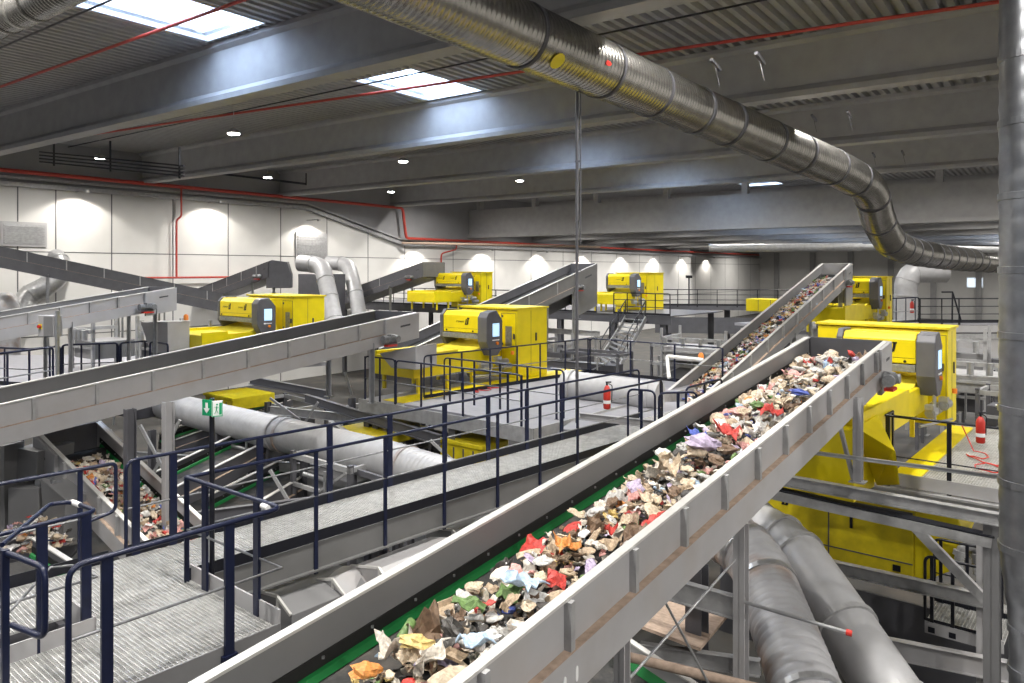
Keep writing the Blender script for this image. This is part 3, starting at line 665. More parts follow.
# long walkway W2
W2L=12.5; W2B=-2.2
t=thing('walkway','long straight grating walkway leading diagonally to the centre platform','walkway',F2.o)
grating('grating_deck','',F2,-1.12,0,W2B,W2L,0,'b',sp=.034,parent=t)
m=MB(); F2.bx(m,0,.02,.0,W2L,-.36,-.02); F2.bx(m,0,.08,.0,W2L,-.36,-.34); m.build('side_channel',m_fascia,t)
m=MB(); F2.bx(m,-1.15,-1.12,W2B,W2L,-.36,-.02); m.build('side_channel',m_panel2,t)
m=MB()
k=W2B
while k<W2L: F2.bx(m,-1.12,0,k,k+.06,-.2,-.06); k+=1.0
F2.bx(m,-1.0,-.9,W2B,W2L,-.16,-.04); F2.bx(m,-.2,-.1,W2B,W2L,-.16,-.04)
m.build('cross_frame',m_dpanel,t)
for k,(b,lb) in enumerate(((-1.5,'near the left end'),(3.0,'in its middle'),(7.0,'towards the centre platform'),(11.,'near the centre platform'))):
    p=F2.p(-.55,b,-.36); column('steel column under the long walkway %s'%lb,p,V((p.x,p.y,.02)),.16,m_dpanel)
def s_at(base,px):
    best=(1e9,0); L=plen(base); acc=0
    for a,b in zip(base,base[1:]):
        l=(b-a).length
        for i in range(201):
            p=a.lerp(b,i/200); e=abs(512+FPX*p.x/p.y-px)
            if e<best[0]: best=(e,acc+l*i/200)
        acc+=l
    return best[1]
# railings
bN=[FK.p(0,-2.62,0),FK.p(0,0,0)]
bs=[FK.p(.03,-1.80,0),FK.p(.03,0,0),F2.p(.03,.0,0)]
def s2(px): return 1.80+s_at(bs[1:],px)
rail('navy railing in the left foreground along the right edge of the near platform',bs,[s_at(bs[:2],107),s_at(bs[:2],229),s2(257),s2(205)],ends=(True,False),toe=0,postsz=(.085,.03),below=.15,r=.023)
bB=[F2.p(.04,0,0),F2.p(.04,9.6,0)]
rail('navy railing along the near side of the long walkway',bB,[s_at(bB,x) for x in (186.5,315,386,445.6,496.6,540,578)]+[9.55],ends=(False,True),toe=.13,below=.40,mt=m_navy)
bA=[F2.p(-1.14,-.17,0),F2.p(-1.14,10.6,0)]
rail('navy railing along the far side of the long walkway',bA,[s_at(bA,x) for x in (133.5,174,259,331,389,443.5,487.5,526.5,561)],ends=(True,True),toe=.13,below=.2,postsz=(.085,.03))
bA2=[F2.p(-1.14,W2B,0),F2.p(-1.14,-.36,0)]
rail('navy railing piece at the left edge of the picture beyond the gap',bA2,[.2,1.55],ends=(False,False),toe=.13,below=.2)
m=MB(); p=bA2[1]; m.tube(fillet([p+V((0,0,1.1))-F2.v*.05,p+V((0,0,1.1))+F2.v*.08,p+V((0,0,.56))+F2.v*.08,p+V((0,0,.5))-F2.v*.25],.08),.021,10); tag(m.build('rail_return',m_navy),'bent navy rail end curving down at the gap in the far railing','railing')
hb3=[PD(-60,549,2.2)-V((0,0,1.1)),PD(97,511,2.2)-V((0,0,1.1)),PD(72,502,2.2)-V((0,0,1.1)),PD(50,504,2.2)-V((0,0,1.1)),PD(2,545,2.2)-V((0,0,1.1))]
rail('navy railing looping around the opening at the left of the near platform',hb3,[s_at(hb3[:2],42),s_at(hb3[:2],86)],ends=(False,False),toe=0,below=.15,postsz=(.085,.03),mid=(.5,),rnd=.1)
g4=[PD(-30,540,2.2),PD(12,555,2.2),PD(45,568,2.2)]
for q_,q2,lb in ((PD(72,502,2.2),PD(80,505,2.2),'white tape band on the looping navy rail at left'),(PD(268,508,2.2),PD(262,505.5,2.2),'white tape band near the corner of the foreground rail')):
    m=MB(); m.tube([q_,q2],.0255,10); tag(m.build('white_tape',m_white),lb,'tape')
t=thing('gate_rail','navy gate frame at the bottom left corner with rounded ends','gate',g4[1]-V((0,0,1.1)))
m=MB(); lo=g4[2]-V((0,0,.52)); m.tube(fillet([g4[0],g4[1],g4[2],lo,lo+(g4[1]-g4[2])*1.0-V((0,0,.02))],.1),.023,10); m.build('gate_frame',m_navy,t)
m=MB(); p=PD(5,553,2.2); m.box(p-V((0,0,.6)),(.05,.05,1.25),E); m.build('gate_post',m_navy,t)
# exit sign on pole
p=PD(212,575,3.3); top=V((p.x,p.y,CZ-(398-HOR)/FPX*p.y))
t=thing('exit_sign','green and white emergency exit sign with down arrow on a dark pole','sign',p)
m=MB(); m.tube([p-V((0,0,.05)),top],.028,10); m.build('pole',m_black,t)
fs=Fr(p,8); zc=CZ-(407-HOR)/FPX*p.y; hw=.115
m=MB(); m.box(V((p.x-.035,p.y-.04,zc)),(.13,.012,.17),22); m.build('sign_board',m_sign,t)
m=MB(); f=Fr(V((p.x-.035,p.y-.04,zc)),22); m.prism([f.p(a,-.008,c) for a,c in ((-.016,.055),(.016,.055),(.016,-.005),(.042,-.005),(0,-.06),(-.042,-.005),(-.016,-.005))],f.v*-.003); m.build('arrow',m_white,t)
m=MB(); f=Fr(V((p.x+.072,p.y-.038,zc-.01)),-30); f.bx(m,-.055,.055,-.006,.006,-.085,.085); m.build('sign_board',m_white,t)
m=MB(); f.bx(m,.018,.045,-.009,-.006,-.065,.06); f.bx(m,-.05,.05,-.009,-.006,-.084,-.075); f.bx(m,-.052,-.046,-.009,-.006,-.08,.08); f.bx(m,.048,.053,-.009,-.006,-.08,.08)
for a,c,a2,c2 in ((-.028,-.055,-.01,-.01),(-.01,-.01,-.005,.03),(.008,-.05,-.01,-.01),(-.03,.02,.012,.012)): m.bar(f.p(a,-.008,c),f.p(a2,-.008,c2),.010,.004)
p_=f.p(-.004,-.008,.045); m.tube([p_,p_-f.v*.003],.010,8); m.build('running_figure',m_sign,t)
# centre platform W3
f1=s1[1]; G=Fr(V((f1.o.x,f1.o.y,CZ-3.3)),E)
fr=PD(421,412,3.3)
def lab(p): return ((p-G.o).dot(G.u),(p-G.o).dot(G.v))
a_f,b_f=lab(PD(421,411,3.3)); a_g,b_g=lab(PD(508,424,3.3)); a_l,b_l=lab(PD(355,400,3.3))
print('W3',a_f,b_f,a_g,b_g,a_l,b_l)
bF=(b_f+b_g)/2
t=thing('centre_platform','pale grey steel platform carrying the centre yellow sorter','platform',G.p(1,bF,0))
m=MB(); G.bx(m,a_l,6.6,bF,bF+8.2,-.05,0); m.build('deck_plate',m_deck,t)
m=MB(); G.bx(m,a_l,6.6,bF-.03,bF,-.30,.02); G.bx(m,6.6,6.63,bF,bF+8.2,-.3,.02); m.build('edge_channel',m_galvd,t)
m=MB(); G.bx(m,1.52,2.25,bF+.3,bF+8.1,0,.012); m.build('yellow_kick_strip',m_yellow,t)
m=MB(); G.bx(m,2.6,5.0,bF+.05,bF+1.0,-.0,.06); m.build('step_plate',m_deck,t)
for a in (a_l+.2,1.5,4.2,6.4):
    for b in (bF+.15,bF+5):
        p=G.p(a,b,-.05); column('steel column carrying the centre platform',p,V((p.x,p.y,.02)),.2,m_dpanel,group='columns under the centre platform')
def baseof(pts): return [PD(x,y,2.2)-V((0,0,1.1)) for x,y in pts]
r1=[G.p(a_l+.1,bF+.1,0),G.p(a_l+1.25,bF+.1,0)]
rail('short dark railing at the left front corner of the centre platform',r1,even(r1,3),toe=0,below=.2)
r2=[G.p(a_l+1.4,bF,0),G.p(6.3,bF,0)]
rail('long navy railing along the front edge of the centre platform',r2,[s_at(r2,x) for x in (421,463,508,545,605,650)],toe=0,below=.3,group='centre platform railings')
r3=[G.p(a_l+1.9,bF+1.15,0),G.p(a_l+5.6,bF+1.15,0)]
rail('second navy railing just behind the front railing of the centre platform',r3,even(r3,5,.2),toe=0,below=.1,group='centre platform railings')
r4=[PD(424,356,2.2)-V((0,0,1.1)),PD(590,338.5,2.2)-V((0,0,1.1))]
rail('navy railing running back beside the centre yellow sorter',r4,[s_at(r4,x) for x in (431,462,490,517,540,565,588)],toe=.1,below=.05,group='centre platform railings')
r5=[r4[1],r4[1]+G.u*4.5]
rail('dark railing at the back of the centre platform towards the stairs',r5,even(r5,4),toe=.1,below=.05,group='centre platform railings')
# small hoops near the main conveyor
for k,(x0,x1,y0,y1,lb) in enumerate(((628,655,389,391,'narrow navy rail hoop beside the main conveyor, left one of three'),(659,697,393,392,'navy rail hoop beside the main conveyor, middle one of three'),(686,722,388,379,'navy rail hoop partly over the waste, right one of three'))):
    bb=[PD(x0,y0,2.2)-V((0,0,1.1)),PD(x1,y1,2.2)-V((0,0,1.1))]
    rail(lb,bb,even(bb,3,.02)[1:2],toe=0,below=.1,group='rail hoops beside the main conveyor')
# deck linking walkway and right side
t=thing('link_platform','grey link deck between the centre platform and the nearest conveyor','platform',G.p(6,bF-1,0))
q=[PD(560,430,3.35),PD(700,440,3.35),PD(705,402,3.35),PD(600,404,3.35)]
m=MB(); m.prism([V((p.x,p.y,dz-.03)) for p in q],V((0,0,-.1))); m.build('deck_plate',m_deck,t)
# tall pole
p=P(577,270,15.2); zt=CZ+(270-92)/FPX*15.2+.28
t=thing('hanging_pole','tall thin steel pole from the big duct down to the platform','pole',V((p.x,p.y,CZ-3.1)))
m=MB(); m.tube([V((p.x,p.y,zt)),V((p.x,p.y,CZ-3.1))],.032,10); m.tube([V((p.x+.07,p.y,zt)),V((p.x+.07,p.y,CZ+.5))],.014,6); m.build('pole_tube',m_dpanel,t)
m=MB()
for z in (2.2,1.,0,-1,-2): m.box(V((p.x+.02,p.y,CZ+z)),(.12,.09,.03))
m.bar(V((p.x-.35,p.y-.3,zt)),V((p.x+.2,p.y+.1,zt)),.06,.04); m.build('clamp',m_dpanel,t)
beamT('long light steel beam in front of the fire extinguisher below the pole',P(580,416,15.3),P(690,428,13.6),.1,.12,m_panel)
# fire extinguishers
def exting(label,p,s=1.0):
    t=thing('fire_extinguisher',label,'fire extinguisher',p,'fire extinguishers')
    m=MB(); m.tube([p+V((0,0,a))*s for a in (0,.02,.40,.47,.50)],[.06*s,.078*s,.078*s,.05*s,.025*s],16); m.build('cylinder',m_red,t)
    m=MB(); m.tube([p+V((0,0,.50))*s,p+V((0,0,.56))*s],.022*s,8); m.box(p+V((.03,0,.57))*s,(.12*s,.03*s,.025*s)); m.tube(fillet([p+V((.03,0,.54))*s,p+V((.11,0,.5))*s,p+V((.10,0,.15))*s],.05),.011*s,6); m.build('valve_and_hose',m_black,t)
    m=MB(); m.tube([p+V((0,0,a))*s for a in (.12,.19)],.0795*s,16,caps=False); m.build('label_band',m_white,t)
    return t
exting('red fire extinguisher on a railing post in the middle of the hall',P(607,409,14.6),.92)
exting('red fire extinguisher at the far right on the grating platform railing',P(980.5,443,11.3),.80)
exting('small red fire extinguisher far away on the upper right platform',P(912,313,35),1.1)
exting('small red fire extinguisher on the upper platform left of the far yellow sorter',P(367,298,48),1.2)
# upper platform W4
U4=Fr(V((-10.4,52.9,CZ-2.3)),E)
t=thing('upper_platform','long dark upper platform across the back carrying two yellow sorters','platform',U4.o)
m=MB(); U4.bx(m,-3,24,0,6,-.06,0); m.build('deck_plate',m_dpanel,t)
m=MB(); U4.bx(m,-3,24,-.05,0,-.45,.0); U4.bx(m,-3,24,-.12,.0,-.03,.0); m.build('edge_beam',m_dpanel,t)
for a in (-2.5,1,5,9,13,17,20.5,23.5):
    for b in (.2,5.5):
        p=U4.p(a,b,-.1); column('dark steel column under the long upper platform',p,V((p.x,p.y,.02)),.25,m_dpanel,group='columns under the upper platform')
r=[U4.p(0,0,0),U4.p(19.5,0,0)]
rail('long black railing on the upper platform in front of the far sorters',r,even(r,20),mt=m_black,toe=.1,ends=(True,True),mid=(.4,.75),midr=.02,r=.03,below=.1,group='upper railings')
r=[U4.p(20.6,0,0),U4.p(23.9,0,0)]
rail('black railing right of the stair opening on the upper platform',r,even(r,5),mt=m_black,toe=.1,mid=(.4,.75),midr=.02,r=.03,below=.1,group='upper railings')
# second upper deck further right/back
U5=Fr(P(655,304,52)+V((0,0,0)),8)
U5.o.z=CZ-2.45
t=thing('upper_bridge','dark bridge deck behind the steep waste conveyor','platform',U5.o)
m=MB(); U5.bx(m,0,14,0,2.5,-.3,0); U5.bx(m,0,14,-.05,0,-1.9,-.8); m.build('deck_plate',m_dpanel,t)
r=[U5.p(.2,0,0),U5.p(13.5,0,0)]
rail('long thin black railing on the bridge behind the steep waste conveyor',r,even(r,11),mt=m_black,toe=.12,mid=(.4,.75),midr=.02,r=.03,below=.1,group='upper railings')
for a in (1,5,9,13):
    p=U5.p(a,1,-.3); column('dark steel column under the far bridge deck',p,V((p.x,p.y,.02)),.3,m_dpanel,group='columns under the bridge')
# light pole with floodlight on bridge
p=P(689,306,50); t=thing('floodlight_pole','thin pole with a small black floodlight against the bright wall','floodlight',p)
m=MB(); m.tube([p,p+V((0,0,1.9))],.05,8); m.box(p+V((0,0,1.95)),(.4,.2,.18)); m.build('pole_and_head',m_black,t)
# stairs
ta=P(626,317,39.2); tb=P(646,318,38.0); base_a=P(600,360,36.6); base_b=P(617,372,35.6)
t=thing('steel_staircase','steep grey steel staircase rising to the far upper platform','stairs',base_b)
for a,b in ((base_a,ta),(base_b,tb)):
    m=MB(); m.bar(a,b,.06,.24); m.build('stringer',m_galv,t)
for i in range(11):
    q=(i+.5)/11; m=MB(); a=base_a.lerp(ta,q); b=base_b.lerp(tb,q); m.bar(a,b,.24,.03); m.build('tread',m_galv,t)
for a,b in ((base_a,ta),(base_b,tb)):
    m=MB(); m.tube([a+V((0,0,.9)),b+V((0,0,.9))],.03,8); m.tube([a+V((0,0,.45)),b+V((0,0,.45))],.02,8)
    for q in (.02,.35,.68,.98): c=a.lerp(b,q); m.tube([c,c+V((0,0,.9))],.025,6)
    m.build('stair_rail',m_black,t)
# right mid platform W6
r6=[PD(817,301,1.25)-V((0,0,1.1)),PD(919,297.5,1.25)-V((0,0,1.1))]
U6=Fr(r6[0],math.degrees(math.atan2((r6[1]-r6[0]).x,(r6[1]-r6[0]).y))-90)
L6=plen(r6)
t=thing('right_upper_platform','grey upper platform behind the nearest yellow sorter','platform',r6[0])
m=MB(); U6.bx(m,-.3,L6+.2,.0,4,-.12,0); m.build('deck_plate',m_deck,t)
m=MB(); U6.bx(m,-.3,L6+.2,-.05,0,-.42,-.02); m.build('edge_beam',m_galvd,t)
rail('dark railing with closely set posts behind the nearest yellow sorter',[U6.p(0,0,0),U6.p(L6,0,0)],even(r6,10,.3),mt=m_navy,toe=.1,mid=(.5,),midr=.018,r=.028,below=.3,group='right upper railings')
U7=Fr(P(918,323,34),-2); U7.o.z=CZ-2.4
t=thing('right_gangway','far right gangway with pale fascia running to the vertical duct','platform',U7.o)
m=MB(); U7.bx(m,0,9,0,1.8,-.1,0); m.build('deck_plate',m_deck,t)
m=MB(); U7.bx(m,-1.5,9,-.1,0,-.42,-.12); U7.bx(m,-1.5,9,-.05,0,-1.6,-.75); m.build('fascia',m_panel,t)
m=MB(); U7.bx(m,-1.5,9,-.12,-.05,-.72,-.5)
m.build('pipe_rack',m_galv,t)
rr_=[U7.p(0,0,0),U7.p(9,0,0)]
rail('black three-bar railing on the far right gangway',rr_,[.1,1.1,1.9,4.3,6.5,8.5],mt=m_black,toe=.14,mid=(.4,.75),midr=.02,r=.028,below=.1,ends=(False,False),group='right upper railings')
for a in (1.6,4.6): m=MB(); m.tube([U7.p(a,0,1.4),U7.p(a+.35,-.1,.05)],.04,6); m.tube([U7.p(a,0,1.4),U7.p(a-.02,0,0)],.04,6); m.tube([U7.p(a-.5 if a<2 else a,0,1.4),U7.p(a,0,1.4)],.04,6); tag(m.build('ladder_hoop',m_black),'black angled ladder handhold rising above the far right gangway, %s'%('nearer the yellow sorter' if a<2 else 'beside the vertical duct'),'ladder')
for a in (.5,4.5,8.5):
    p=U7.p(a,.5,-.1); column('pale column under the far right gangway',p,V((p.x,p.y,.02)),.3,m_panel2,group='columns under the right gangway')
# right grating platform W5
D5=3.72
g0=PD(882,480,D5); g1=PD(996,505,D5)
G5=Fr(V((g0.x,g0.y,CZ-D5)),E)
t=thing('grating_platform','right hand grating platform beside the nearest yellow sorter, with a yellow kick strip','platform',g0)
grating('grating_deck','',G5,.1,2.6,.02,6.5,0,'b',sp=.045,parent=t)
m=MB(); G5.bx(m,0,3.0,-.03,0,-.05,.17); m.build('toe_plate',m_panel,t)
m=MB(); G5.bx(m,.05,.5,.25,6.0,0,.03); m.build('yellow_kick_strip',m_yellow,t)
m=MB(); G5.bx(m,-1.8,3.2,-.06,.02,-.42,-.1); G5.bx(m,-1.8,3.2,-.12,.08,-.12,-.08); m.build('edge_channel',m_galvd,t)
m=MB()
for b in (.5,2,3.5,5): G5.bx(m,0,2.6,b,b+.08,-.2,-.03)
m.build('cross_frame',m_dpanel,t)
r=[G5.p(.06,0.02,0),G5.p(2.0,0.02,0)]
rail('black railing across the near end of the right grating platform',r,[.03,s_at(r,949)],mt=m_black,toe=0,h=1.15,mid=(.45,),ends=(False,True),below=.2,midr=.012,r=.024,postsz=(.07,.03),group='right platform railings')
r=[G5.p(.06,0.02,0),G5.p(.06,.5,0)]
rail('very short black railing return at the corner of the right grating platform',r,[.48],mt=m_black,toe=0,h=1.15,mid=(.45,),ends=(False,False),below=.1,r=.024,postsz=(.07,.03),group='right platform railings')
r=[G5.p(2.62,.05,0),G5.p(2.62,6,0)]
rail('black side railing of the right grating platform, mostly behind the vertical duct',r,even(r,6),mt=m_black,toe=.12,h=1.15,mid=(.45,),ends=(False,False),below=.1,r=.024,group='right platform railings')
m=MB(); pp=[G5.p(.65,3.6,.5)]
for i in range(40):
    a=i*.42; pp.append(G5.p(.9+i*.018+.25*math.sin(a),3.2-.045*i+.18*math.cos(a*1.3),.03+.01*(i%3)))
m.tube(resample(pp,.08),.012,6); tag(m.build('air_hose',m_red),'thin red air hose coiled on the right grating platform','hose')
pr=[PD(480,392,3.2),PD(484,388,3.25)]
m=MB(); pp=[G.p(2.4+.25*math.sin(i*.6),bF+2.6+.04*i+.15*math.cos(i*.8),.03) for i in range(26)]; m.tube(resample(pp,.08),.014,6); tag(m.build('air_hose',m_red),'small red air hose lying by the centre yellow sorter','hose')
beamT('long grey steel beam in front of the lower yellow machine, upper one',P(762,476,12.2),P(1002,520,10.6),.14,.16,m_galvd)
t=thing('cable_duct','dark lower cable tray beam crossing the lower yellow machine','cable tray',P(762,498,12.0))
m=MB(); a,b=P(755,489,12.2),P(990,541,10.9)
m.bar(a,b,.25,.14); m.build('tray',m_galvd,t)
m=MB()
for k in range(5): m.tube([a+V((0,-.10+.05*k,.085)),b+V((0,-.10+.05*k,.085))],.02,6)
m.build('cable',m_black,t)
beamT('thin silver tube crossing in front of the post under the conveyor head',P(786,449,11.0),P(1000,477,10.0),.05,.04,m_galv)
m=MB(); m.bar(P(910,522,12.0),P(985,600,11.4),.10,.14); tag(m.build('diagonal_brace',m_galvd),'heavy diagonal brace in front of the lower yellow machine','brace')
# right frame column
p=P(992,520,10.9); column('tall grey frame column left of the vertical duct',p,V((p.x,p.y,.02)),.20,m_panel2)
p=P(983,600,11.8); column('second frame column with cross bars left of the vertical duct',p+V((0,0,1.0)),V((p.x,p.y,.02)),.16,m_panel)
beamT('grey beam under the lower yellow machine reaching the frame column',P(830,566,13.4),P(1000,604,11.5),.14,.2,m_galvd)
m=MB(); fW=Fr(P(845,600,14.2),E); fW.bx(m,-2.5,3.2,0,.05,-1.4,.25); tag(m.build('partition_wall',m_dpanel),'dark grey partition wall beneath the lower yellow machine','panel')
beamT('pale lower beam behind the right fat duct',P(850,640,12.6),P(1010,672,11.4),.14,.3,m_panel)
# lower right landing
gL=Fr(P(925,622,12.4),E)
t=thing('lower_landing','small grating landing with black railing below the lower yellow machine','platform',gL.o)
grating('grating_deck','',gL,0,1.1,0,1.6,0,'b',sp=.05,parent=t)
m=MB(); gL.bx(m,0,1.1,-.03,0,-.16,.03); m.build('toe_plate',m_panel,t)
r=[gL.p(0,.0,0),gL.p(1.05,.0,0)]
rail('black railing around the small lower landing',r,[.1,.4,.8,1.0],mt=m_black,toe=.08,mid=(.5,),below=.15,r=.024,postsz=(.05,.04),group='lower landing railings')
r=[gL.p(-.05,1.0,0.0),gL.p(1.1,1.0,0.0)]
rail('black railing at the back of the small lower landing',r,[.1,.5,1.0],mt=m_black,toe=.08,mid=(.5,),below=.1,r=.024,postsz=(.05,.04),group='lower landing railings')
duct('small_duct','small bent white and black pipe above the lower landing',[P(958,572,13.2),P(960,548,13.2),P(975,545,13.2),P(978,575,13.2)],.07,m_whduct,fil=.2,ridge=.08,rings=(.3,.7))
# left mid platform W7 with rails
t=thing('left_platform','dark blue edged platform at the left behind the light grey conveyor','platform',P(0,372,24))
f7=Fr(P(-20,372,25.5),E); f7.o.z=CZ-3.4
# platform along v at left, d ~20-26
q=[PD(-60,400,3.4),PD(150,376,3.4),PD(330,362,3.4),PD(330,352,3.4),PD(-60,356,3.4)]
m=MB(); m.prism([V((p.x,p.y,CZ-3.4)) for p in q],V((0,0,-.12))); m.build('deck_plate',m_deck,t)
for k,(pts,n,lb) in enumerate([(((-20,347),(30,349),(60,346)),4,'navy railing at the far left edge behind the light conveyor'),(((62,345),(118,343)),4,'navy railing right of the grey control box'),(((120,343),(146,341),(168,344)),4,'navy railing under the short light conveyor head'),(((172,335),(214,339),(262,331)),6,'navy railing in front of the left yellow sorter'),(((150,343),(172,335)),2,'tiny navy railing piece left of the left yellow sorter')]):
    bb=[PD(x,y,2.3)-V((0,0,1.1)) for x,y in pts]
    rail(lb,bb,even(bb,n,.03),mt=m_navy,toe=.12,below=.1,r=.03,mid=(.5,),midr=.018,group='left platform railings')
bb=[PD(-20,356,2.0)-V((0,0,1.1)),PD(53,347,2.0)-V((0,0,1.1))]
rail('nearer navy railing at the far left edge just above the big light conveyor',bb,even(bb,4,.1),mt=m_navy,toe=.12,below=.1,r=.028,mid=(.5,),midr=.018,group='left platform railings')
# control box
t=thing('control_cabinet','small pale control cabinet with red and yellow switch on a post at left','control box',P(38,352,17.5))
f=Fr(P(38,317,17.5),15); m=MB(); f.bx(m,.0,.34,.0,.25,-.46,.04); f.bx(m,.34,.46,-.01,.24,-.46,.04); m.build('box',m_panel,t,.01)
m=MB(); f.bx(m,.18,.44,-.02,-.005,-.44,.02); m.build('door',m_panel2,t)
m=MB(); c=f.p(.07,-.01,-.22); m.tube([c,c-f.v*.05],.04,10); m.build('switch',m_red,t)
m=MB(); f.bx(m,.02,.12,-.012,-.005,-.28,-.16); m.build('switch_plate',m_hot,t)
m=MB(); f.bx(m,.50,.56,.0,.06,-1.35,.15); m.build('mount_post',m_galv,t)
# grey transfer chutes below C4 head
m=MB(); f=Fr(P(140,322,24.2),30); m.prism([f.p(a,0,c) for a,c in ((0,0),(1.4,.05),(1.4,-.95),(.55,-.95))],f.v*.8); tag(m.build('transfer_chute',m_panel,None,.02),'pale angular transfer chute under the short light conveyor head','chute')
m=MB(); f=Fr(P(385,348,19.4),30); m.prism([f.p(a,0,c) for a,c in ((-.2,-.15),(1.0,.1),(1.0,-.5),(.2,-.5))],f.v*.9); tag(m.build('transfer_chute',m_panel,None,.02),'pale transfer chute under the head of the big left conveyor','chute')
# beacon lamps
for k,(px,py,d,lb) in enumerate([(186,317,24,'small orange beacon beside the left yellow sorter'),(701,356,20.5,'orange beacon on a white pipe beside the steep waste conveyor')]):
    p=P(px,py,d); m=MB(); m.tube([p-V((0,0,.1)),p+V((0,0,.04)),p+V((0,0,.09))],[.075,.075,.03],12); o=m.build('beacon_lamp',m_orange); tag(o,lb,'beacon','orange beacons')
duct('white_pipe','white pipe frame left of the steep waste conveyor foot',[P(669,378,20.4),P(667,356,20.8),P(703,360,20.2)],.05,m_white,fil=.08,ridge=.2,damp=0)
# hoppers below the walkway
for k,(px,py,d,w,l,h,sl,az_,lb,mt) in enumerate([(262,592,9.0,.62,1.1,1.2,.10,40,'shaded box hopper between the walkway and the conveyor beside the navy post',m_panel2),(318,580,9.3,.42,.5,.9,.12,25,'tilted pale plate hopper next to the round drum',m_panel),(352,566,9.7,1.0,1.4,1.2,.28,40,'large pale sloping hopper under the walkway next to the conveyor wall',m_panel),(425,527,11.6,1.1,1.2,1.0,.2,40,'farther pale hopper hidden partly by the conveyor wall',m_panel2)]):
    f=Fr(P(px,py,d),az_); t=thing('waste_hopper',lb,'hopper',f.o,'hoppers under the walkway')
    m=MB(); m.prism([f.p(a,0,c) for a,c in ((0,0),(w*.55,sl*.4),(w,-sl),(w,-h),(0,-h))],f.v*l); m.build('hopper_body',mt,t,.008)
    m=MB(); m.bar(f.p(0,-.015,.01),f.p(w*.55,-.015,sl*.4+.01),.03,.03); m.bar(f.p(w*.55,-.015,sl*.4+.01),f.p(w,-.015,-sl+.01),.03,.03); m.bar(f.p(w*.55,-.01,sl*.4),f.p(w*.55,-.01,-h),.02,.03); m.build('folded_edge',m_flange,t)
m=MB(); m.tube([P(300,585,10.2),P(322,580,10.5)],.18,18); tag(m.build('drum_roller',m_seal),'black drum roller between the pale hoppers under the walkway','roller')
# left dark chutes (0-40, 440-560)
for k,(pts,ex,lb,mt) in enumerate([
    ([P(0,446,13.6),P(4,446,13.5),P(4,560,13.5),P(0,560,13.6)],V((.1,.4,0)),'narrow grey steel flange at the left picture edge',m_panel2),
    ([P(16,448,13.8),P(38,452,13.6),P(36,480,13.6),P(10,482,13.8)],V((.2,.8,0)),'grey chute box left of the loaded lower conveyor head',m_panel2),
    ([P(8,488,13.4),P(38,488,13.3),P(40,540,13.3),P(8,540,13.4)],V((.2,.8,0)),'blue grey chute panel below the chute box at left',m_panel2),
    ([P(40,478,13.3),P(66,500,12.9),P(62,545,12.9),P(44,530,13.2)],V((.2,.6,0)),'grey slanted discharge chute under the loaded lower conveyor head',m_panel2)]):
    m=MB(); m.prism(pts,ex); tag(m.build('chute_box',mt,None,.01),lb,'chute','chute boxes at lower left')
# lower level: conveyors, frames under the walkway in the dark background
for k,(a,b,w,lb) in enumerate([
    (P(150,500,16),P(300,424,20),1.2,'dark lower conveyor with green skirt behind the far walkway railing, left'),
    (P(262,500,15),P(330,460,19),1.2,'dark lower conveyor behind the far walkway railing, middle'),
    (P(175,440,24),P(290,400,27),1.2,'far lower conveyor under the pale spiral duct'),
    (P(-40,560,11),P(46,622,9.8),1.0,'lower conveyor with green skirt under the near platform at left')]):
    conv(lb,a,b,w,1,panel=.25,lower=.25,beltd=.28,mt=m_dpanel if k<3 else m_panel2,mt2=m_dpanel,green=True,head=.5,ribs=False,motor=False,group='lower level conveyors')
names=['left of the exit sign','below the exit sign','right of the exit sign','in the middle background','behind the far walkway rail','under the left conveyor']
k=0
for px,d,zt in ((130,13.2,409),(168,13.5,402),(152,20,430),(305,17,452),(410,19,440),(352,22,398),(268,24,402),(90,26,415),(20,20,440)):
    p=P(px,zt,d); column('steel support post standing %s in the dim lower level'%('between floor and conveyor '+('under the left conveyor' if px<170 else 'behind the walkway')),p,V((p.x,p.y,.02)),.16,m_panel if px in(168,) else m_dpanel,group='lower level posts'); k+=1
rr=random.Random(3)
lvl=0
for k,(x0,y0,d0_,x1,y1,d1_) in enumerate([(100,470,21,420,500,16),(60,450,23,330,470,18),(180,520,14,330,500,16),(270,410,22,420,425,19),(305,398,21,440,440,17),(330,425,19,400,470,16),(250,380,23,330,395,21),(530,396,24,610,400,26),(500,360,30,590,366,30),(540,330,34,600,334,33)]):
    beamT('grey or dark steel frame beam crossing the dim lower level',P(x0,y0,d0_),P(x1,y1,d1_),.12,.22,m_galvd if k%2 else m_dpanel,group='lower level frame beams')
for k,(x0,y0,x1,y1,d) in enumerate([(140,425,180,500,17),(180,420,140,500,17.4),(270,398,300,420,21),(345,372,352,395,20),(318,402,300,430,20),(430,440,452,460,16),(270,470,300,520,15.5),(110,430,128,470,20)]):
    m=MB(); m.bar(P(x0,y0,d),P(x1,y1,d),.06,.06); tag(m.build('cross_brace',m_galvd),'slanting cross brace in the dim lower level steelwork','brace','lower level braces')
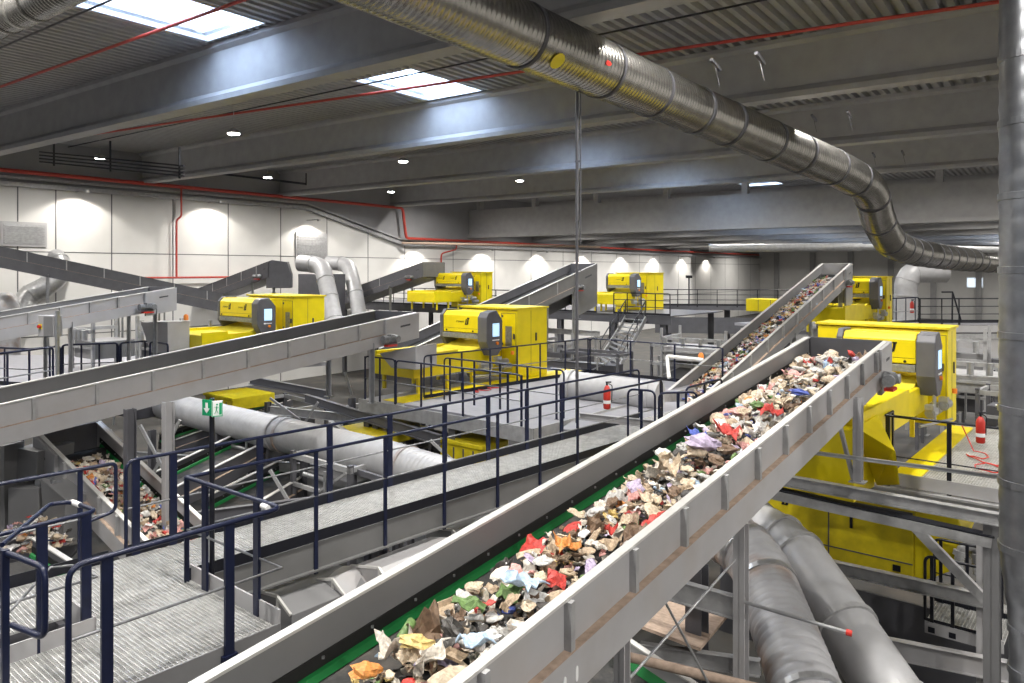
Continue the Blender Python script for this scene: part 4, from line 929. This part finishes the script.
for k,(px,py,d,w,h,lb) in enumerate([(215,430,20,2.2,1.2,'behind the exit sign'),(290,455,16.5,2.0,1.2,'behind the far walkway rail, left'),(350,470,15.5,1.8,1.0,'behind the far walkway rail, right'),(330,410,21.5,2.4,.9,'under the left corner of the centre platform'),(395,425,19.5,2.0,.9,'under the front of the centre platform'),(250,400,25,2.6,1.0,'far behind the pale spiral duct'),(560,352,31,2.6,1.4,'behind the hanging pole'),(650,345,34,3.0,1.6,'under the far bridge, left'),(700,350,33,2.6,1.4,'under the far bridge, beside the steep conveyor'),(915,372,24,2.0,1.3,'right of the nearest yellow sorter'),(955,362,26,2.4,1.8,'under the far right gangway'),(975,392,20,1.6,1.2,'behind the right fire extinguisher'),(90,372,23,2.4,1.4,'behind the left platform railing')]):
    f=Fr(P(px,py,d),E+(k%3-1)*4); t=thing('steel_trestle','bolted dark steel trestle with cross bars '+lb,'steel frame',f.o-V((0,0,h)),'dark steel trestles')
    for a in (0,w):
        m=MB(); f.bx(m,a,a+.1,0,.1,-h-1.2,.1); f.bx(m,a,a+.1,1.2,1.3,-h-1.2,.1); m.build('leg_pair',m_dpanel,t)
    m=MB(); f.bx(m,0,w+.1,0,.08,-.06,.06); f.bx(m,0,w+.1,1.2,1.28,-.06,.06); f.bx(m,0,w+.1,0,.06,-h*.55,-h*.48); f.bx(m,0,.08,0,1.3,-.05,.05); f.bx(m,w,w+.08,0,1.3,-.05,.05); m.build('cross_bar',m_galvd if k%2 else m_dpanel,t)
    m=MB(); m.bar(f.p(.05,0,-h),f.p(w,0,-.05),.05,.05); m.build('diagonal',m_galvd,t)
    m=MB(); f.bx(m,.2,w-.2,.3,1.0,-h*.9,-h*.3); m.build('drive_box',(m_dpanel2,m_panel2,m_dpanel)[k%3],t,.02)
    m=MB(); c=f.p(w*.3,-.05,-h*.25); m.tube([c,c+f.u*w*.5],.05,8); m.tube([f.p(w*.7,-.1,-h),f.p(w*.7,-.1,-.1)],.035,8); m.build('pipe_run',m_galv,t)
# centre-right background machinery between stairs and C2
for k,(px,py,d,w,h,l,mt,lb) in enumerate([(660,362,33,3.0,1.0,2,m_panel,'pale boxy machine under the far bridge left of the steep conveyor'),(530,370,33,2.2,1.2,2,m_dpanel,'dark machine cabinet behind the centre platform'),(905,372,26,2.4,1.1,2,m_panel2,'pale machine frame under the far right gangway'),(940,395,22,2.0,.9,1.5,m_galvd,'galvanised machine frame right of the nearest yellow sorter'),(140,362,27,2.0,1.0,1.5,m_dpanel,'dark machine block behind the left platform railing'),(70,360,26,1.6,1.0,1.5,m_panel2,'grey machine block behind the control cabinet')]):
    f=Fr(P(px,py,d),E-4); t=thing('machine_frame',lb,'machine',f.o,'background machines')
    m=MB(); f.bx(m,.1,w-.1,.1,l,.1,h*.7); m.build('body',mt,t,.03)
    m=MB()
    for a in (0,w-.1):
        for b in (0,l): f.bx(m,a,a+.1,b,b+.1,-2,h+.5)
    f.bx(m,0,w,0,.1,h,h+.12); f.bx(m,0,w,0,.08,h*.45,h*.45+.08); f.bx(m,0,.1,0,l,h,h+.12)
    m.build('frame',m_galvd,t)
    for j in range(4): m=MB(); c=f.p(.3+j*(w-.6)/3,-.1,h*.75); m.tube([c,c+V((0,0,.35))],.09,10); m.build('valve',m_galv,t)
# ============================================================ WASTE
COLS=[('cream',(.55,.45,.33),17),('off-white',(.62,.57,.50),20),('pale grey',(.50,.49,.47),9),('beige',(.42,.32,.22),15),('brown',(.17,.11,.07),11),('dark grey',(.07,.065,.06),7),('pink',(.62,.33,.30),5),('red',(.48,.05,.04),3),('orange',(.60,.24,.06),2),('yellow',(.58,.43,.16),2),('green',(.13,.22,.07),2),('blue',(.08,.12,.42),2),('light blue',(.40,.52,.66),2),('lilac',(.45,.38,.52),3),('white',(.82,.80,.78),6)]
wm={}
for n_,c,w in COLS: wm[n_]=mat('waste_'+n_.replace(' ','_').replace('-','_'),c,.55,0,9,.35,dirt=tuple(x*.45 for x in c),dirt_amt=.6,dscale=7)
wn=[c[0] for c in COLS]; ww=[c[2] for c in COLS]
def sheet(seed,n=6,crump=.28,asp=1.0):
    vs=[];fs=[]; off=V((seed*7.3,seed*3.1,0)); rnd=random.Random(seed)
    fold=rnd.uniform(-.8,.8)
    for i in range(n):
        for j in range(n):
            x=i/(n-1)-.5; y=(j/(n-1)-.5)*asp
            q=V((x*2.4,y*2.4,0))+off
            z=noise.noise(q)*crump*1.3+noise.noise(q*2.7)*crump*.6+abs(x)*fold*.35
            e=1-.25*abs(noise.noise(q*1.7+V((9,9,9))))
            vs.append((x*e+noise.noise(q+V((4,0,0)))*.13,y*e+noise.noise(q+V((0,5,0)))*.13,z))
    for i in range(n-1):
        for j in range(n-1): a=i*n+j; fs.append((a,a+n,a+n+1,a+1))
    # thickness
    k=len(vs); vs2=[(x,y,z-.03) for x,y,z in vs]; f2=[tuple(reversed([i+k for i in f])) for f in fs]
    rim=[i*n for i in range(n)]+[(n-1)*n+j for j in range(1,n)]+[i*n+n-1 for i in range(n-2,-1,-1)]+[j for j in range(n-2,0,-1)]
    f3=[(rim[i],rim[(i+1)%len(rim)],rim[(i+1)%len(rim)]+k,rim[i]+k) for i in range(len(rim))]
    f3=[tuple(reversed(f)) for f in f3]
    return vs+vs2,fs+f2+f3
def lump(seed,asp=(1,.75,.5)):
    vs=[];fs=[];n=7;mm=10; off=V((seed*5.7,0,seed))
    for i in range(n+1):
        th=math.pi*i/n
        for j in range(mm):
            ph=2*math.pi*j/mm; d=V((math.sin(th)*math.cos(ph),math.sin(th)*math.sin(ph),math.cos(th)))
            r=.5*(1+.55*noise.noise(d*1.6+off)+.25*noise.noise(d*4+off)); vs.append((d.x*r*asp[0],d.y*r*asp[1],d.z*r*asp[2]))
    for i in range(n):
        for j in range(mm): fs.append((i*mm+j,(i+1)*mm+j,(i+1)*mm+(j+1)%mm,i*mm+(j+1)%mm))
    return vs,fs
def tray(seed):
    a=[(-.5,-.35),(.5,-.35),(.5,.35),(-.5,.35)]
    vs=[(x*.8,y*.8,-.08) for x,y in a]+[(x,y,.1) for x,y in a]+[(x*.93,y*.93,.1) for x,y in a]+[(x*.76,y*.76,-.05) for x,y in a]
    fs=[(3,2,1,0)]+[(i,(i+1)%4,(i+1)%4+4,i+4) for i in range(4)]+[(i+4,(i+1)%4+4,(i+1)%4+8,i+8) for i in range(4)]+[(i+8,(i+1)%4+8,(i+1)%4+12,i+12) for i in range(4)]+[(12,13,14,15)]
    return vs,fs
def bottle(seed):
    m=MB(); m.tube([V((x,0,0)) for x in (-.5,-.48,-.1,-.06,.0,.2,.33,.38,.5)],[.10,.15,.15,.135,.15,.15,.05,.05,.05],10); return m.v,m.f
SH=[('crumpled film scrap','plastic_scrap','scrap',lambda s:sheet(s,7,.5,.8)),('creased sheet','paper_scrap','paper',lambda s:sheet(s,6,.22,.9)),('long torn strip','paper_strip','paper',lambda s:sheet(s,6,.3,.42)),('squashed lump','waste_lump','scrap',lambda s:lump(s,(1,.8,.42))),('flattened packet','flat_packet','packet',lambda s:lump(s,(1,.6,.25))),('small food tray','food_tray','tray',tray),('crushed bottle','crushed_bottle','bottle',bottle)]
shw=[26,26,12,18,16,3,4]
meshcache={}
def wmesh(si,var,cn):
    k=(si,var,cn)
    if k not in meshcache:
        vs,fs=SH[si][3](si*10+var+1); me=bpy.data.meshes.new(SH[si][1]); me.from_pydata(vs,[],fs); me.materials.append(wm[cn]); 
        if si in(3,4,6): me.polygons.foreach_set('use_smooth',[si==6]*len(me.polygons))
        me.update(); meshcache[k]=me
    return meshcache[k]
def mound(s01,w01):  # C1 waste surface above the belt
    cov=.10+.17*math.exp(-((w01-.42)/.36)**2)+.06*s01
    return cov
def place_individual(cq,L,width,beltd,count,group,where,s0=.02,s1=.97,left=lambda s:.9,size=(.12,.25),seed=5,topth=.12):
    rnd=random.Random(seed); e,n,h=cq[3],cq[4],cq[5]; q=cq[1]; out=[]
    up=e.cross(n); up=up if up.z>0 else -up
    k=0
    golden=.618034
    while k<count:
        t=(k+.5)/count
        # denser in the far end by area is uniform
        s=s0+(s1-s0)*t; w=(.03+((k*golden)%1)*left(s)*.94)
        w=min(.97,max(.09,w+rnd.uniform(-.04,.04)))
        if .36<s<.385 and w<.3: k+=1; continue
        si=rnd.choices(range(7),shw)[0]; var=rnd.randrange(4); cn=rnd.choices(wn,ww)[0]
        if si==5: cn=rnd.choice(['white','off-white','beige'])
        if si==6: cn=rnd.choice(['light blue','pale grey','green','white'])
        sz=rnd.uniform(*size)
        if rnd.random()<.12: sz*=1.35
        o=bpy.data.objects.new(SH[si][1],wmesh(si,var,cn)); COL.objects.link(o)
        z=-beltd+mound(s,w)*rnd.uniform(.75,1.1)
        if w<.12: z=min(z,-.10)
        p=q(s*L,w*width,z)
        R=Matrix.Identity(3); R.col[0]=e; R.col[1]=n; R.col[2]=up
        Rl=Matrix.Rotation(rnd.uniform(0,6.28),3,'Z')@Matrix.Rotation(rnd.gauss(0,.28),3,'X')@Matrix.Rotation(rnd.gauss(0,.28),3,'Y')
        M=(R@Rl).to_4x4(); M.translation=p; o.matrix_world=M@Matrix.Diagonal((sz,sz,sz,1))
        third='low down' if s<.35 else ('halfway up' if s<.68 else 'near its top')
        side_='at the right wall' if w<.25 else ('by the green skirt' if w>.65 else 'mid-belt')
        tag(o,'%s %s on %s, %s, %s'%(cn,SH[si][0],where,third,side_),SH[si][2],group)
        k+=1
L1=C1[2]
place_individual(C1,L1,1.30,.42,300,'waste pieces on the main conveyor','the nearest conveyor',s0=.24,s1=.965,left=lambda s:.74+.22*min(1,max(0,(s-.25)*1.6)))
def filler(name,label,cq,width,beltd,count,s0,s1,left,size,seed,hgt=.15,wts=None):
    rnd=random.Random(seed); e,n,h=cq[3],cq[4],cq[5]; q=cq[1]; L=cq[2]; up=e.cross(n); up=up if up.z>0 else -up
    m=MB(); protos=[SH[i][3](i*10+v+1) for i in (0,1,2,3,4) for v in range(4)]
    R=Matrix.Identity(3); R.col[0]=e; R.col[1]=n; R.col[2]=up
    for k in range(count):
        s=s0+(s1-s0)*rnd.random(); w=.03+rnd.random()*left(s)*.94; vs,fs=rnd.choice(protos)
        if .355<s<.39 and w<.32 and name=='loose_waste' and seed==21: continue
        sz=rnd.uniform(*size); Rl=Matrix.Rotation(rnd.uniform(0,6.28),3,'Z')@Matrix.Rotation(rnd.gauss(0,.35),3,'X')@Matrix.Rotation(rnd.gauss(0,.35),3,'Y')
        M=R@Rl; z=-beltd+rnd.random()**.7*hgt*math.exp(-((w-.45)/.5)**2)+.02
        p=q(s*L,w*width,z); ci=rnd.choices(range(len(wn)),wts or ww)[0]
        m.add([M@(V(v)*sz)+p for v in vs],fs,ci)
    o=m.build(name,[wm[x] for x in wn]); tag(o,label,'waste',None,'stuff'); return o
filler('loose_waste','fine loose waste filling the gaps between pieces on the nearest conveyor',C1,1.30,.42,1700,.22,.97,lambda s:.74+.22*min(1,max(0,(s-.25)*1.6)),(.05,.13),21,.20)
filler('loose_waste','colourful mixed waste riding up the steep middle conveyor',C2,1.05,.42,1500,.02,.93,lambda s:1.0,(.08,.19),22,.22,[10,16,8,8,7,8,5,6,6,6,6,5,4,3,8])
filler('loose_waste','pale mixed waste on the loaded lower conveyor at left',C9,1.12,.40,700,.0,.88,lambda s:.95,(.08,.2),23,.22,[16,22,6,8,6,6,9,5,3,3,2,2,1,2,9])
for px,py,d,lb in ((65,452+40,12.7,'pinkish waste heap in the grey chute at far left'),):
    pass
m=MB(); rnd=random.Random(8); protos=[SH[i][3](i*10+v+1) for i in (0,1,3) for v in range(4)]
for k in range(120):
    vs,fs=rnd.choice(protos); c=P(rnd.uniform(20,66),rnd.uniform(522,552)-5,12.9)+V((0,rnd.uniform(-.5,.4),0)); sz=rnd.uniform(.08,.2); Rm=Matrix.Rotation(rnd.uniform(0,6.28),3,'Z')
    m.add([Rm@(V(v)*sz)+c for v in vs],fs,rnd.choices(range(len(wn)),[16,22,6,8,4,4,12,9,3,2,1,1,1,2,9])[0])
tag(m.build('loose_waste',[wm[x] for x in wn]),'pinkish heap of waste in the chute at far left','waste',None,'stuff')
m=MB(); c=[P(10,515,13.5),P(70,530,12.6),P(78,575,12.2),P(5,585,12.9)]; m.prism([P(-10,560,13.4),P(68,560,12.7),P(80,545,13.6),P(0,540,14.3)],V((0,0,-.05))); tag(m.build('chute_plate',m_dpanel2),'dark plate under the pinkish waste heap at far left','plate')
# feature pieces
def feature(px,py,si,cn,sz,label,name,rotz=0,lift=.02,tilt=0):
    e,n=C1[3],C1[4]; q=C1[1]; best=None
    for i in range(240):
        for j in range(24):
            s=.2+.78*i/240; w=.04+.92*j/24; p=q(s*L1,w*1.3,-.42+mound(s,w)+.05); X=512+FPX*p.x/p.y; Y=HOR-(p.z-CZ)*FPX/p.y
            dd=(X-px)**2+(Y-py)**2
            if best is None or dd<best[0]: best=(dd,p)
    o=bpy.data.objects.new(name,wmesh(si,2,cn)); COL.objects.link(o); o.scale=(sz,sz,sz); o.location=best[1]+V((0,0,lift)); o.rotation_euler=(tilt,.15,rotz); tag(o,label,SH[si][2],'waste pieces on the main conveyor')
feature(566,543,0,'orange',.20,'bright orange film clump halfway up the nearest conveyor','plastic_scrap',.5)
feature(526,584,1,'light blue',.30,'pale blue sheet lying flat mid-belt on the nearest conveyor','paper_scrap',.9,.05)
feature(470,611,2,'green',.26,'lime green torn strip near the green skirt on the nearest conveyor','paper_strip',-.3,.05)
feature(728,432,0,'red',.36,'large red film sheet on the waste near the right conveyor wall','plastic_scrap',1.1,.06)
feature(770,412,0,'red',.30,'bright red crumpled film just below the conveyor head','plastic_scrap',.2,.06)
feature(703,447,3,'lilac',.42,'big lilac and white bag on top of the heap on the nearest conveyor','waste_lump',.2,.05)
feature(697,446,0,'blue',.20,'deep blue printed patch on the lilac bag','plastic_scrap',.7,.16)
feature(800,398,4,'blue',.34,'flat dark blue packet near the conveyor head','flat_packet',.5,.06)
feature(365,676,3,'orange',.20,'orange pink clump at the bottom edge of the heap on the nearest conveyor','waste_lump',.4,.05)
feature(415,652,4,'yellow',.24,'long yellow packet near the bottom of the heap','flat_packet',.1,.05)
feature(474,645,1,'light blue',.26,'blue and white printed wrapper low on the nearest conveyor','paper_scrap',2,.06)
feature(757,409,3,'green',.24,'yellow green clump beside the red film','waste_lump',1,.05)
feature(829,366,2,'red',.22,'small upright red scrap in front of the head plate','paper_strip',1.2,.10,1.2)
# ============================================================ CAMERA, WORLD
cd=bpy.data.cameras.new('camera'); cam=bpy.data.objects.new('camera',cd); COL.objects.link(cam)
cam.location=(0,0,CZ); cam.rotation_euler=(math.pi/2,0,0); cd.sensor_width=36; cd.sensor_fit='HORIZONTAL'; cd.lens=36*FPX/1024; cd.shift_y=-(341.5-HOR)/1024; cd.clip_end=400; cd.clip_start=.05
S.camera=cam
w=bpy.data.worlds.new('world'); S.world=w; w.use_nodes=True
bg=w.node_tree.nodes['Background']; bg.inputs['Color'].default_value=(.80,.88,1,1); bg.inputs['Strength'].default_value=.36
S.view_settings.view_transform='Standard'; S.view_settings.look='None'; S.view_settings.exposure=-.8; S.view_settings.gamma=1; S.view_settings.use_curve_mapping=False
